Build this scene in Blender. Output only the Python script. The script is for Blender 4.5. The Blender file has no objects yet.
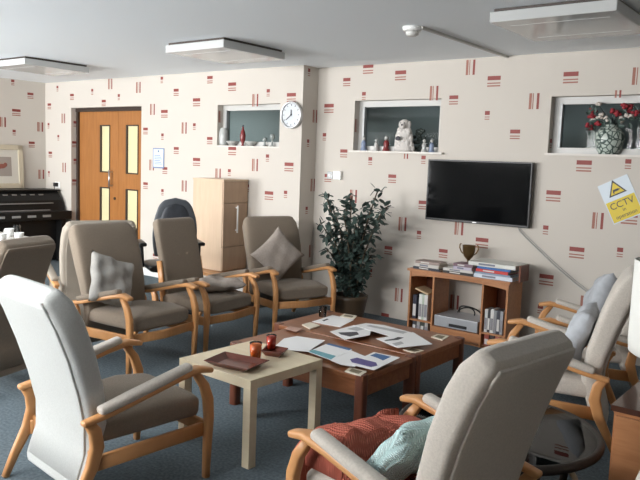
import bpy, bmesh, math, random
from mathutils import Vector, Matrix
random.seed(7)
C = bpy.context.scene.collection
PI = math.pi
SC = bpy.context.scene
# ------------------------------------------------------------------ camera
FPX, PITCH, ROLL, YAW, CAMH = 704.0, 0.11136, 0.0375, -0.66008, 1.55
cy, sy = math.cos(YAW), math.sin(YAW)
cp, sp = math.cos(PITCH), math.sin(PITCH)
cr, sr = math.cos(ROLL), math.sin(ROLL)
_Ry = Matrix(((cy, 0, -sy), (0, 1, 0), (sy, 0, cy)))
_Rp = Matrix(((1, 0, 0), (0, cp, -sp), (0, sp, cp)))
_Rr = Matrix(((cr, -sr, 0), (sr, cr, 0), (0, 0, 1)))
M = _Rr @ _Rp @ _Ry
def _w(v): return Vector((v[0], v[2], -v[1]))
cam = bpy.data.cameras.new('camera'); cam.sensor_width = 36; cam.lens = FPX / 640 * 36
cam.clip_start = .05
camo = bpy.data.objects.new('camera', cam); C.objects.link(camo)
R3 = Matrix((_w(M[0]), -_w(M[1]), -_w(M[2]))).transposed()
camo.matrix_world = Matrix.Translation((0, 0, CAMH)) @ R3.to_4x4()
SC.camera = camo
Mi = M.transposed()
def ray(px, py):
    return _w(Mi @ Vector(((px - 320) / FPX, (py - 240) / FPX, 1.0)))
def atz(px, py, z):
    d = ray(px, py); t = (z - CAMH) / d.z; return Vector((d.x * t, d.y * t, z))
def aty(px, py, Y):
    d = ray(px, py); t = Y / d.y; return Vector((d.x * t, Y, CAMH + d.z * t))
def atx(px, py, X):
    d = ray(px, py); t = X / d.x; return Vector((X, d.y * t, CAMH + d.z * t))
# ------------------------------------------------------------------ materials
def mat(name, col, rough=.6, metal=0, bump=0, bscale=200, var=0, vscale=3, spec=.5, emit=None, trans=0, coat=0, alpha=1, sheen=0):
    m = bpy.data.materials.new(name); m.use_nodes = True
    nt = m.node_tree; b = nt.nodes['Principled BSDF']
    b.inputs['Base Color'].default_value = (*col, 1)
    b.inputs['Roughness'].default_value = rough
    b.inputs['Metallic'].default_value = metal
    b.inputs['Specular IOR Level'].default_value = spec
    if trans: b.inputs['Transmission Weight'].default_value = trans
    if coat: b.inputs['Coat Weight'].default_value = coat
    if sheen: b.inputs['Sheen Weight'].default_value = sheen
    if emit:
        b.inputs['Emission Color'].default_value = (*emit[:3], 1); b.inputs['Emission Strength'].default_value = emit[3]
    tc = nt.nodes.new('ShaderNodeTexCoord')
    if var:
        n = nt.nodes.new('ShaderNodeTexNoise'); n.inputs['Scale'].default_value = vscale; n.inputs['Detail'].default_value = 5
        nt.links.new(tc.outputs['Object'], n.inputs['Vector'])
        r = nt.nodes.new('ShaderNodeValToRGB')
        r.color_ramp.elements[0].position = .3; r.color_ramp.elements[1].position = .7
        r.color_ramp.elements[0].color = (*[c * (1 - var) for c in col], 1)
        r.color_ramp.elements[1].color = (*[min(1, c * (1 + var)) for c in col], 1)
        nt.links.new(n.outputs['Fac'], r.inputs['Fac']); nt.links.new(r.outputs['Color'], b.inputs['Base Color'])
    if bump:
        n = nt.nodes.new('ShaderNodeTexNoise'); n.inputs['Scale'].default_value = bscale; n.inputs['Detail'].default_value = 2
        nt.links.new(tc.outputs['Object'], n.inputs['Vector'])
        bp = nt.nodes.new('ShaderNodeBump'); bp.inputs['Strength'].default_value = bump; bp.inputs['Distance'].default_value = .004
        nt.links.new(n.outputs['Fac'], bp.inputs['Height']); nt.links.new(bp.outputs['Normal'], b.inputs['Normal'])
    return m
def wood(name, col, dark, rough=.4, scale=(3, 30, 30), spec=.4):
    m = mat(name, col, rough, spec=spec); nt = m.node_tree; b = nt.nodes['Principled BSDF']
    tc = nt.nodes.new('ShaderNodeTexCoord'); mp = nt.nodes.new('ShaderNodeMapping'); mp.inputs['Scale'].default_value = scale
    nt.links.new(tc.outputs['Object'], mp.inputs['Vector'])
    n = nt.nodes.new('ShaderNodeTexNoise'); n.inputs['Scale'].default_value = 1.5; n.inputs['Detail'].default_value = 6; n.inputs['Distortion'].default_value = .6
    nt.links.new(mp.outputs['Vector'], n.inputs['Vector'])
    r = nt.nodes.new('ShaderNodeValToRGB'); r.color_ramp.elements[0].position = .35; r.color_ramp.elements[1].position = .65
    r.color_ramp.elements[0].color = (*dark, 1); r.color_ramp.elements[1].color = (*col, 1)
    nt.links.new(n.outputs['Fac'], r.inputs['Fac']); nt.links.new(r.outputs['Color'], b.inputs['Base Color'])
    return m
def weave(name, col, col2, scale=60, bump=.6, rough=.9):
    """woven / knitted cloth: crossed waves drive colour and bump"""
    m = mat(name, col, rough, spec=.15); nt = m.node_tree; b = nt.nodes['Principled BSDF']
    tc = nt.nodes.new('ShaderNodeTexCoord')
    w = []
    for d in ('X', 'Y'):
        k = nt.nodes.new('ShaderNodeTexWave'); k.bands_direction = d; k.inputs['Scale'].default_value = scale / 6.0
        k.inputs['Distortion'].default_value = 1.0; k.inputs['Detail'].default_value = 1
        nt.links.new(tc.outputs['Object'], k.inputs['Vector']); w.append(k)
    mx = nt.nodes.new('ShaderNodeMath'); mx.operation = 'MULTIPLY'
    nt.links.new(w[0].outputs['Fac'], mx.inputs[0]); nt.links.new(w[1].outputs['Fac'], mx.inputs[1])
    r = nt.nodes.new('ShaderNodeValToRGB'); r.color_ramp.elements[0].color = (*col2, 1); r.color_ramp.elements[1].color = (*col, 1)
    r.color_ramp.elements[1].position = .6
    nt.links.new(mx.outputs[0], r.inputs['Fac']); nt.links.new(r.outputs['Color'], b.inputs['Base Color'])
    bp = nt.nodes.new('ShaderNodeBump'); bp.inputs['Strength'].default_value = bump; bp.inputs['Distance'].default_value = .01
    nt.links.new(mx.outputs[0], bp.inputs['Height']); nt.links.new(bp.outputs['Normal'], b.inputs['Normal'])
    return m
WALL = mat('wallpaper', (.545, .505, .455), .75, spec=.2, bump=.05, bscale=120)
RED = mat('wallpaper_red', (.235, .042, .034), .6)
PINK = mat('wallpaper_thin_red', (.31, .125, .09), .6)
CEIL = mat('ceiling_paint', (.84, .875, .90), .8, spec=.2, bump=.1, bscale=25)
CARPET = mat('carpet', (.128, .162, .184), .95, bump=.9, bscale=380, var=.28, vscale=60, spec=.1)
FAB = mat('taupe_upholstery', (.235, .190, .146), .9, bump=.5, bscale=420, var=.08, vscale=130, spec=.15, sheen=.15)
FABG = mat('grey_upholstery', (.55, .505, .45), .9, bump=.5, bscale=420, var=.08, vscale=130, spec=.15, sheen=.15)
FABLIT = mat('daylit_upholstery', (.49, .50, .485), .85, bump=.5, bscale=420, var=.06, vscale=130, spec=.2, sheen=.15)  # upholstery lightened to carry the daylight on the foreground chair's back
BEECH = wood('beech', (.57, .285, .115), (.51, .245, .095), .35, (4, 25, 4))
PINE = wood('oak_door', (.36, .15, .045), (.30, .12, .034), .35, (25, 25, 2))
TEAK = wood('teak', (.27, .105, .045), (.20, .072, .03), .3, (3, 22, 22))
TEAKD = wood('dark_teak', (.15, .05, .028), (.11, .036, .02), .3, (20, 20, 3))
SHELFW = wood('shelf_wood', (.45, .205, .09), (.385, .165, .07), .4, (3, 22, 22))
BIRCH = wood('birch_veneer', (.74, .64, .46), (.71, .60, .42), .45, (3, 18, 18))
CUPB = wood('pale_cupboard', (.56, .415, .29), (.52, .38, .265), .45, (14, 14, 2))
CUPBD = wood('cupboard_front_shaded', (.44, .30, .20), (.40, .27, .18), .45, (14, 14, 2))  # darker copy of the cupboard wood, shading the face turned from the windows
DARKW = mat('dark_frame', (.035, .022, .016), .5)
TRAY = wood('tray_wood', (.16, .045, .028), (.12, .034, .022), .3, (6, 30, 6))
BLACK = mat('black_plastic', (.014, .014, .015), .4)
SCREEN = mat('screen', (.003, .0034, .004), .06, spec=.12)
WHITE = mat('white_plastic', (.78, .78, .76), .4)
UPVC = mat('window_frame_white', (.50, .495, .475), .4)
PAPER = mat('paper', (.80, .80, .80), .6)
PAPERC = mat('cream_paper', (.70, .64, .52), .6)
INK = mat('ink', (.06, .06, .07), .7)
BLUE = mat('blue_print', (.035, .11, .27), .5)
TEALP = mat('teal_print', (.13, .36, .42), .5)
PURP = mat('purple_print', (.09, .07, .24), .5)
GREYP = mat('grey_print', (.42, .42, .43), .6)
SILVER = mat('silver', (.55, .55, .56), .3, metal=.9)
GREYM = mat('grey_metal', (.32, .33, .33), .45, metal=.3)
SILVP = mat('silver_plastic', (.42, .43, .45), .35, metal=.3)
BRONZE = mat('bronze', (.17, .105, .045), .35, metal=.8)
YELL = mat('sign_yellow', (.62, .47, .02), .5)
SIGNW = mat('sign_white', (.58, .65, .71), .5)
LEAF = mat('leaf', (.045, .070, .060), .5, var=.35, vscale=9, spec=.3)
STEM = mat('stem', (.07, .05, .03), .7)
ORANGE = mat('orange_drink', (.95, .20, .025), .15, spec=.5)
REDJ = mat('red_drink', (.62, .05, .02), .15, spec=.5)
PLUSH = mat('plush_white', (.56, .53, .50), .95, bump=1, bscale=60)
NAVY = mat('navy', (.03, .045, .08), .6)
KNITR = weave('red_knit', (.62, .20, .14), (.42, .11, .075), 160, .9)
KNITT = weave('teal_waffle', (.60, .74, .73), (.42, .58, .58), 160, .8)
CUSHG = mat('silver_grey_cushion', (.36, .345, .32), .7, var=.12, vscale=22, spec=.3, bump=.4, bscale=80)
CUSHB = mat('brown_grey_cushion', (.34, .295, .26), .85, var=.08, vscale=60, spec=.2, bump=.3, bscale=200)
CUSHL = mat('blue_grey_cushion', (.43, .45, .48), .8, var=.1, vscale=20, spec=.25, bump=.3, bscale=120)
CUSHD = mat('dark_grey_cushion', (.16, .16, .165), .8)
def glass(name, col=(1, 1, 1), rough=0.0, ior=1.5):
    m = bpy.data.materials.new(name); m.use_nodes = True; nt = m.node_tree
    nt.nodes.remove(nt.nodes['Principled BSDF']); out = nt.nodes['Material Output']
    g = nt.nodes.new('ShaderNodeBsdfGlossy'); g.inputs['Roughness'].default_value = rough
    t = nt.nodes.new('ShaderNodeBsdfTransparent'); t.inputs['Color'].default_value = (*col, 1)
    f = nt.nodes.new('ShaderNodeFresnel'); f.inputs['IOR'].default_value = ior
    x = nt.nodes.new('ShaderNodeMixShader')
    nt.links.new(f.outputs[0], x.inputs[0]); nt.links.new(t.outputs[0], x.inputs[1]); nt.links.new(g.outputs[0], x.inputs[2])
    nt.links.new(x.outputs[0], out.inputs['Surface'])
    return m
GLASS = glass('window_glass', (.86, .9, .9), ior=1.14)
GLASST = glass('table_glass', (.60, .66, .66), ior=1.3)
GLASSC = glass('tumbler_glass', (.93, .94, .94))
FROST = mat('backlit_cream_glass', (.62, .55, .33), .35, emit=(.9, .8, .48, .10))  # faint glow stands in for light coming through from behind the door
LENS = mat('light_lens', (.46, .47, .465), .14, spec=.6)
# ------------------------------------------------------------------ mesh builder
class MB:
    def __init__(s): s.v = []; s.f = []; s.mi = []; s.sm = []
    def add(s, vs, fs, mi=0, smooth=False):
        o = len(s.v); s.v += [Vector(v) for v in vs]
        for f in fs: s.f.append([o + i for i in f]); s.mi.append(mi); s.sm.append(smooth)
        return s
    def quad(s, a, b, c, d, mi=0): return s.add([a, b, c, d], [(0, 1, 2, 3)], mi)
    def box(s, x0, x1, y0, y1, z0, z1, mi=0, mtx=None, bev=0.0):
        bm = bmesh.new(); bmesh.ops.create_cube(bm, size=1)
        for v in bm.verts: v.co = Vector(((x0 + x1) / 2 + v.co.x * (x1 - x0), (y0 + y1) / 2 + v.co.y * (y1 - y0), (z0 + z1) / 2 + v.co.z * (z1 - z0)))
        if bev: bmesh.ops.bevel(bm, geom=bm.edges[:], offset=bev, segments=2, affect='EDGES', profile=.6)
        if mtx:
            for v in bm.verts: v.co = mtx @ v.co
        bm.verts.index_update()
        s.add([v.co.copy() for v in bm.verts], [[v.index for v in f.verts] for f in bm.faces], mi); bm.free(); return s
    def sweep(s, path, hw, ht, axis=(0, 1, 0), e=4.0, n=16, mi=0, rnd=0.0, mtx=None):
        P = [Vector(p) for p in path]; N = len(P)
        hw = hw if isinstance(hw, (list, tuple)) else [hw] * N; ht = ht if isinstance(ht, (list, tuple)) else [ht] * N
        rings = []
        ax = Vector(axis)
        def frame(i):
            T = (P[min(i + 1, N - 1)] - P[max(i - 1, 0)]).normalized()
            L = (ax - T * ax.dot(T)).normalized(); return T, L, T.cross(L)
        def ring(c, L, Nn, a, b):
            r = []
            for k in range(n):
                t = 2 * PI * (k + .5) / n; ct, st = math.cos(t), math.sin(t)
                x = math.copysign(abs(ct) ** (2 / e), ct) * a; y = math.copysign(abs(st) ** (2 / e), st) * b
                r.append(c + L * x + Nn * y)
            return r
        for i in range(N):
            T, L, Nn = frame(i)
            if i == 0 and rnd:
                for q in (.97, .75, .4): 
                    k = math.sqrt(1 - q * q); rings.append(ring(P[0] - T * rnd * (q - 0) , L, Nn, hw[0] - rnd * (1 - k), max(.001, ht[0] - rnd * (1 - k))))
            rings.append(ring(P[i], L, Nn, hw[i], ht[i]))
            if i == N - 1 and rnd:
                for q in (.4, .75, .97):
                    k = math.sqrt(1 - q * q); rings.append(ring(P[i] + T * rnd * q, L, Nn, hw[i] - rnd * (1 - k), max(.001, ht[i] - rnd * (1 - k))))
        vs = [v for r in rings for v in r]
        if mtx: vs = [mtx @ v for v in vs]
        fs = []
        for i in range(len(rings) - 1):
            for k in range(n):
                a, b = i * n + k, i * n + (k + 1) % n
                fs.append((a, b, b + n, a + n))
        s.add(vs, fs, mi, True)
        s.add(vs[:n], [tuple(reversed(range(n)))], mi); s.add(vs[-n:], [tuple(range(n))], mi)
        return s
    def tube(s, path, r, n=8, mi=0):
        P = [Vector(p) for p in path]
        d = (P[-1] - P[0]).normalized()
        ax = Vector((0, 0, 1)) if abs(d.z) < .8 else Vector((1, 0, 0))
        return s.sweep(P, r, r, ax, 2.0, n, mi)
    def lathe(s, prof, c=(0, 0, 0), n=20, mi=0, caps=True):
        c = Vector(c); vs = []; fs = []
        for r, z in prof:
            for k in range(n):
                a = 2 * PI * k / n; vs.append(c + Vector((r * math.cos(a), r * math.sin(a), z)))
        for i in range(len(prof) - 1):
            for k in range(n): fs.append((i * n + k, i * n + (k + 1) % n, (i + 1) * n + (k + 1) % n, (i + 1) * n + k))
        s.add(vs, fs, mi, True)
        if caps:
            s.add(vs[:n], [tuple(reversed(range(n)))], mi); s.add(vs[-n:], [tuple(range(n))], mi)
        return s
    def ball(s, c, r, mi=0, sc=(1, 1, 1), n=10, m=7):
        vs = []; fs = []; c = Vector(c)
        for i in range(m + 1):
            th = PI * i / m
            for k in range(n):
                a = 2 * PI * k / n
                vs.append(c + Vector((r * sc[0] * math.sin(th) * math.cos(a), r * sc[1] * math.sin(th) * math.sin(a), r * sc[2] * math.cos(th))))
        for i in range(m):
            for k in range(n): fs.append((i * n + k, (i + 1) * n + k, (i + 1) * n + (k + 1) % n, i * n + (k + 1) % n))
        return s.add(vs, fs, mi, True)
    def build(s, name, mats, parent=None, loc=None):
        me = bpy.data.meshes.new(name); me.from_pydata([tuple(v) for v in s.v], [], s.f)
        for m in (mats if isinstance(mats, (list, tuple)) else [mats]): me.materials.append(m)
        for p, mi, sm in zip(me.polygons, s.mi, s.sm): p.material_index = mi; p.use_smooth = sm
        bm = bmesh.new(); bm.from_mesh(me); bmesh.ops.remove_doubles(bm, verts=bm.verts, dist=1e-6)
        bmesh.ops.recalc_face_normals(bm, faces=bm.faces); bm.to_mesh(me); bm.free()
        o = bpy.data.objects.new(name, me); C.objects.link(o)
        if parent: o.parent = parent
        if loc: o.location = loc
        return o
def tag(o, label=None, cat=None, group=None, kind=None):
    if label: o['label'] = label
    if cat: o['category'] = cat
    if group: o['group'] = group
    if kind: o['kind'] = kind
    return o
def struct(o): o['kind'] = 'structure'; return o
def thing(name, label, cat, loc=(0, 0, 0), rz=0.0, group=None):
    o = bpy.data.objects.new(name, None); C.objects.link(o); o.empty_display_size = .1
    o.location = loc; o.rotation_euler = (0, 0, rz); return tag(o, label, cat, group)
def copy_tree(o, parent=None):
    c = o.copy(); C.objects.link(c)
    if parent: c.parent = parent
    for ch in list(o.children): copy_tree(ch, c)
    return c
def recentre(o):
    """move a single-mesh thing's origin to the middle of its base"""
    vs = [v.co for v in o.data.vertices]
    c = Vector(((min(v.x for v in vs) + max(v.x for v in vs)) / 2, (min(v.y for v in vs) + max(v.y for v in vs)) / 2, min(v.z for v in vs)))
    for v in vs: v -= c
    o.location = o.location + c; return o
# ------------------------------------------------------------------ the room
YL, YR, XC, HC = 5.75, 6.0, -4.76, 2.535      # left wall face, right wall face, step, ceiling
XL, XR, YF = -9.65, 2.2, -1.0
struct(MB().quad((XL, YF, 0), (XR, YF, 0), (XR, 6.3, 0), (XL, 6.3, 0)).build('floor', CARPET))
struct(MB().box(XL - .1, XR + .1, YF - .1, 8.4, HC, HC + .1).build('ceiling', CEIL))
DOOR = (-8.99, -7.42, 0, 2.165)
W1 = (-6.03, -5.07, 1.685, 2.15); W2 = (aty(354, 125, YR).x, aty(440, 125, YR).x, aty(400, 152, YR).z, aty(400, 99.5, YR).z); W3 = (aty(549.5, 125, YR).x, aty(549.5, 125, YR).x + .98, aty(590, 154.5, YR).z, aty(590, 95.5, YR).z)
RV = .13
def wall_rects(mb, Y, x0, x1, holes, th):
    xs = sorted({x0, x1, *[h[0] for h in holes], *[h[1] for h in holes]}); zs = sorted({0, HC, *[h[2] for h in holes], *[h[3] for h in holes]})
    for i in range(len(xs) - 1):
        for j in range(len(zs) - 1):
            cx, cz = (xs[i] + xs[i + 1]) / 2, (zs[j] + zs[j + 1]) / 2
            if any(h[0] < cx < h[1] and h[2] < cz < h[3] for h in holes): continue
            mb.quad((xs[i], Y, zs[j]), (xs[i + 1], Y, zs[j]), (xs[i + 1], Y, zs[j + 1]), (xs[i], Y, zs[j + 1]))
    for a, b, c, d in holes:
        mb.quad((a, Y, c), (a, Y + th, c), (a, Y + th, d), (a, Y, d)); mb.quad((b, Y, c), (b, Y, d), (b, Y + th, d), (b, Y + th, c))
        mb.quad((a, Y, d), (a, Y + th, d), (b, Y + th, d), (b, Y, d)); mb.quad((a, Y, c), (b, Y, c), (b, Y + th, c), (a, Y + th, c))
wb = MB()
wall_rects(wb, YL, XL, XC, [DOOR, W1], RV + .06); wall_rects(wb, YR, XC, XR, [W2, W3], RV + .06)
wb.quad((XC, YL, 0), (XC, YR, 0), (XC, YR, HC), (XC, YL, HC))
# printed motif of the wallpaper: blocks over thin lines, pairs of upright bars, small blocks
EPS = .0015
def motif(mb, p, u, w, kind):
    """p centre on the wall, u horizontal direction along the wall, w out of the wall"""
    up = Vector((0, 0, 1)); u = Vector(u) * .98; p = p + Vector(w) * EPS
    def r(a, b, c, d, mi): mb.quad(p + u * a + up * c, p + u * b + up * c, p + u * b + up * d, p + u * a + up * d, mi)
    if kind == 'H':
        r(-.064, .064, .010, .047, 1); r(-.064, .064, -.022, -.011, 2); r(-.064, .064, -.047, -.034, 2)
    elif kind == 'h':
        r(-.047, .047, .008, .042, 1); r(-.047, .047, -.020, -.010, 2); r(-.047, .047, -.042, -.031, 2)
    elif kind == 's':
        r(-.024, .024, .0, .036, 1); r(-.024, .024, -.022, -.014, 2); r(-.024, .024, -.042, -.033, 2)
    elif kind == 'V':
        r(-.046, -.022, -.068, .068, 2); r(-.013, -.005, -.068, .068, 2); r(.024, .046, -.068, .068, 1)
    elif kind == 'v':
        r(-.024, -.008, -.03, .03, 2); r(.01, .026, -.03, .03, 1)
LM = [(57.5, 88.4, 's'), (72, 96.9, 'h'), (49.4, 106.3, 'h'), (63.4, 118.4, 'V'), (48.6, 125.5, 's'), (58.4, 137.5, 's'), (92.3, 91.6, 's'), (110.3, 84, 'V'), (118.9, 96.9, 's'), (103.8, 103, 'h'), (138.4, 87.5, 'V'),
      (50.4, 154.5, 'h'), (64.2, 167.5, 'V'), (49, 173.5, 's'), (161.9, 79.7, 's'), (176.2, 92.3, 'h'), (210, 79.7, 'h'), (232.2, 86.7, 'H'), (196.6, 102.3, 'H'), (152.5, 109.4, 'V'), (164.4, 113.8, 'H'), (184.2, 128, 'V'), (194.4, 126.3, 's'), (145.6, 131, 'h'), (162.5, 136.4, 's'), (209.8, 140.6, 'h'),
      (268.3, 92.5, 's'), (255.3, 100.3, 'V'), (291.4, 97.5, 'H'), (176.3, 150.5, 'h'), (196.6, 161.9, 'H'), (232.2, 151, 'H'), (218.1, 174.4, 'V'), (229.4, 172.3, 's'), (151.7, 165, 'V'), (165, 170.5, 'h'), (145.6, 185.6, 'h'), (162.5, 192, 's'), (184.2, 186, 'V'), (155.3, 257, 'h'),
      (255, 165, 'V'), (267.5, 157.7, 's'), (289, 167, 'H'), (269, 195.6, 'H'), (285.6, 194, 's'), (246, 188, 'h')]
RM = [(368.2, 69, 'H'), (400.6, 75.4, 'H'), (346.8, 82.1, 'h'), (363.9, 95.6, 's'), (329, 108.4, 'H'), (324.5, 136.5, 's'), (434, 93.2, 'V'), (470.6, 67.4, 'V'), (494, 81.3, 'H'), (453.7, 100, 'h'), (534.1, 101.2, 'V'), (487.3, 115, 's'), (515, 134.4, 'h'), (570.8, 77.5, 'H'), (638.4, 76, 'V'),
      (343.8, 153.4, 'h'), (370.3, 160.7, 's'), (406, 155.8, 'v'), (423.5, 159.4, 's'), (392.2, 178.7, 'h'), (353.4, 196.3, 'V'), (402.5, 224, 'V'), (422.8, 205, 'h'), (419, 234.4, 's'), (388.4, 250.3, 'h'), (368.4, 272.3, 'h'), (398.8, 295, 'V'), (385, 317.3, 'h'), (443.2, 253.5, 'h'),
      (584, 166, 'H'), (628.2, 163.7, 's'), (553.4, 196, 'H'), (597.8, 220.8, 'V'), (545.7, 229.6, 's'), (629.3, 218.4, 'H'), (576.7, 252.7, 'H'), (620, 252, 's'), (546.3, 279.8, 'H'), (585.8, 304, 'V'), (540.3, 308.7, 's'), (459, 227.8, 'V'), (481.9, 243, 'H'), (454.5, 302, 'V'), (618, 94, 'v'), (328, 178, 'h')]
for x, y, k in LM: motif(wb, aty(x, y, YL), (1, 0, 0), (0, -1, 0), k)
for x, y, k in RM: motif(wb, aty(x, y, YR), (1, 0, 0), (0, -1, 0), k)
for x, y, k in [(309, 72, 's'), (314.8, 116.3, 'V'), (308, 142.8, 's'), (312.6, 185, 'V'), (306.5, 210, 's'), (311, 251, 'V')]: motif(wb, atx(x, y, XC), (0, .8, 0), (1, 0, 0), k)
for X, z, k in [(DOOR[0], 1.95, 's'), (DOOR[0], 1.66, 'h'), (DOOR[0], 1.42, 's'), (DOOR[0], 1.12, 'h'), (W1[0], 2.02, 'V'), (W2[0], 1.93, 'V'), (W3[0], 1.78, 's')]:
    motif(wb, Vector((X, (YL if X < -4.8 else YR) + .06, z)), (0, 1, 0), (1, 0, 0), k)
struct(wb.build('wall_back', [WALL, RED, PINK]))
wl = MB()
wl.quad((XL, YF, 0), (XL, YL, 0), (XL, YL, HC), (XL, YF, HC))
for x, y, k in [(12.7, 82.2, 's'), (30.4, 95.7, 'h'), (16.3, 112.5, 'H'), (2.7, 122, 'V'), (14.1, 132.3, 's'), (40.1, 126.9, 'V'), (31.7, 144.5, 'h'), (41.2, 174.3, 'V')]:
    motif(wl, atx(x, y, XL), (0, 1, 0), (1, 0, 0), k)
for yy in (4.2, 3.4):
    for zz in (2.3, 1.9, 1.5): motif(wl, Vector((XL, yy + .25 * math.sin(zz * 9), zz)), (0, 1, 0), (1, 0, 0), random.choice('HhVs'))
struct(wl.build('wall_left', [WALL, RED, PINK]))
struct(MB().quad((XR, YF, 0), (XR, YF, HC), (XR, YR, HC), (XR, YR, 0)).build('wall_right', WALL))
# wall behind the viewer: daylight window, plus two high ones added for light
FW = [(-9.45, -7.25, .45, 2.3), (-6.5, -4.7, 1.72, 2.42), (-4.3, -2.5, 1.72, 2.42)]
wf = MB()
wall_rects(wf, YF, XL, XR, FW, -.15)
struct(wf.build('wall_front', WALL))
for i, (a, b, c, d) in enumerate(FW):
    f = MB(); m_ = (a + b) / 2
    for x0, x1, z0, z1 in ((a, a + .06, c, d), (b - .06, b, c, d), (m_ - .03, m_ + .03, c, d), (a, b, c, c + .06), (a, b, d - .06, d)):
        f.box(x0, x1, YF - .14, YF - .09, z0, z1)
    struct(f.build('window_%d' % (i + 4), UPVC))  # the two high frames belong to the openings added for light
def small_window(h, Y, name, mull=None):
    a, b, c, d = h; f = MB(); t = .055; y0, y1 = Y + RV - .045, Y + RV
    f.box(a, a + t, y0, y1, c + t, d - t * 1.1); f.box(b - t, b, y0, y1, c + t, d - t * 1.1); f.box(a, b, y0, y1, d - t * 1.1, d); f.box(a, b, y0, y1, c, c + t)
    f.box(a + t, a + t + .02, y0 - .012, y1, c + t, d - t, 1)
    if mull: f.box(mull - .03, mull + .03, y0, y1, c + t, d - t * 1.1)
    o = struct(f.build(name, [UPVC, GREYM]))
    g = MB().box(a + t, b - t, y1 - .02, y1 - .012, c + t, d - t).build('pane', GLASS, o)
    return o
small_window(W1, YL, 'window_1'); small_window(W2, YR, 'window_2'); small_window(W3, YR, 'window_3')
# sills
SILL = mat('sill_paint', (.62, .585, .535), .5)
struct(MB().box(W2[0] - .02, W2[1] + .06, YR - .05, YR + RV - .04, W2[2] - .014, W2[2] + .004).build('trim_1', SILL))
struct(MB().box(W3[0] - .02, W3[1] + .06, YR - .02, YR + RV - .04, W3[2] - .014, W3[2] + .004).build('trim_2', SILL))
struct(MB().box(W1[0] + .001, W1[1] - .001, YL - .002, YL + RV - .04, W1[2] - .01, W1[2] + .004).build('trim_3', SILL))
# dim covered passage outside the small windows
CORR = mat('passage_wall', (.30, .32, .32), .8)
cw = MB().quad((XL, 8.3, 0), (XR, 8.3, 0), (XR, 8.3, HC), (XL, 8.3, HC)).quad((XL, 6.3, 0), (XR, 6.3, 0), (XR, 8.3, 0), (XL, 8.3, 0))
cw.quad((XL, 5.9, 0), (XL, 8.3, 0), (XL, 8.3, HC), (XL, 5.9, HC)).quad((XR, 6.06, 0), (XR, 8.3, 0), (XR, 8.3, HC), (XR, 6.06, HC))
struct(cw.build('wall_passage', CORR))
for i, (a, b, Y) in enumerate(((XL, DOOR[0], YL), (DOOR[1], XC, YL))):
    struct(MB().box(a, b, Y - .012, Y - .001, 0, .09).build('baseboard_%s' % ('left', 'back', 'right')[i], WHITE))
# ------------------------------------------------------------------ double door
YD = YL + .11
dx = aty(118.3, 150, YD).x
fr = MB().box(DOOR[0], DOOR[0] + .045, YD - .03, YD + .07, 0, DOOR[3]).box(DOOR[1] - .03, DOOR[1], YD - .03, YD + .07, 0, DOOR[3]).box(DOOR[0], DOOR[1], YD - .04, YD + .07, DOOR[3] - .05, DOOR[3])
struct(fr.build('trim_4', DARKW))
def leaf(x0, x1, gx0, gx1, name):
    d = MB(); zt = DOOR[3] - .05; rows = ((.42, 1.08), (1.29, 1.93)) 
    for a, b in ((x0, gx0), (gx1, x1)): d.box(a, b, YD, YD + .045, .01, zt)
    for a, b in ((.01, rows[0][0]), (rows[0][1], rows[1][0]), (rows[1][1], zt)): d.box(gx0, gx1, YD, YD + .045, a, b)
    o = struct(d.build(name, PINE))
    for a, b in rows:
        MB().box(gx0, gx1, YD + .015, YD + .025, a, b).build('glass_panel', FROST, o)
        bd = MB()
        for p in ((gx0 - .005, gx0 + .022, a, b), (gx1 - .012, gx1 + .005, a, b), (gx0, gx1, b - .012, b + .005), (gx0, gx1, a - .005, a + .012)): bd.box(p[0], p[1], YD - .006, YD + .012, p[2], p[3])
        bd.build('glazing_bead', DARKW, o)
    return o
zz = lambda y: aty(110, y, YD).z
l1 = leaf(DOOR[0] + .045, dx - .002, aty(100.3, 150, YD).x, aty(110, 150, YD).x, 'door_1')
l2 = leaf(dx + .002, DOOR[1] - .03, aty(126.3, 150, YD).x, aty(138.3, 150, YD).x, 'door_2')
hx = aty(112.3, 178, YD).x
MB().tube([(hx, YD - .05, zz(187)), (hx, YD - .05, zz(170))], .013).box(hx - .01, hx + .01, YD - .05, YD, zz(186), zz(184.5)).box(hx - .01, hx + .01, YD - .05, YD, zz(172.5), zz(171)).build('door_handle', SILVER, l1)
MB().lathe([(.02, 0), (.02, .012)], (0, 0, 0), 12).build('lock', DARKW, l1).matrix_local = Matrix.Translation((aty(115, 198, YD).x, YD, zz(198))) @ Matrix.Rotation(PI / 2, 4, 'X')
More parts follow.
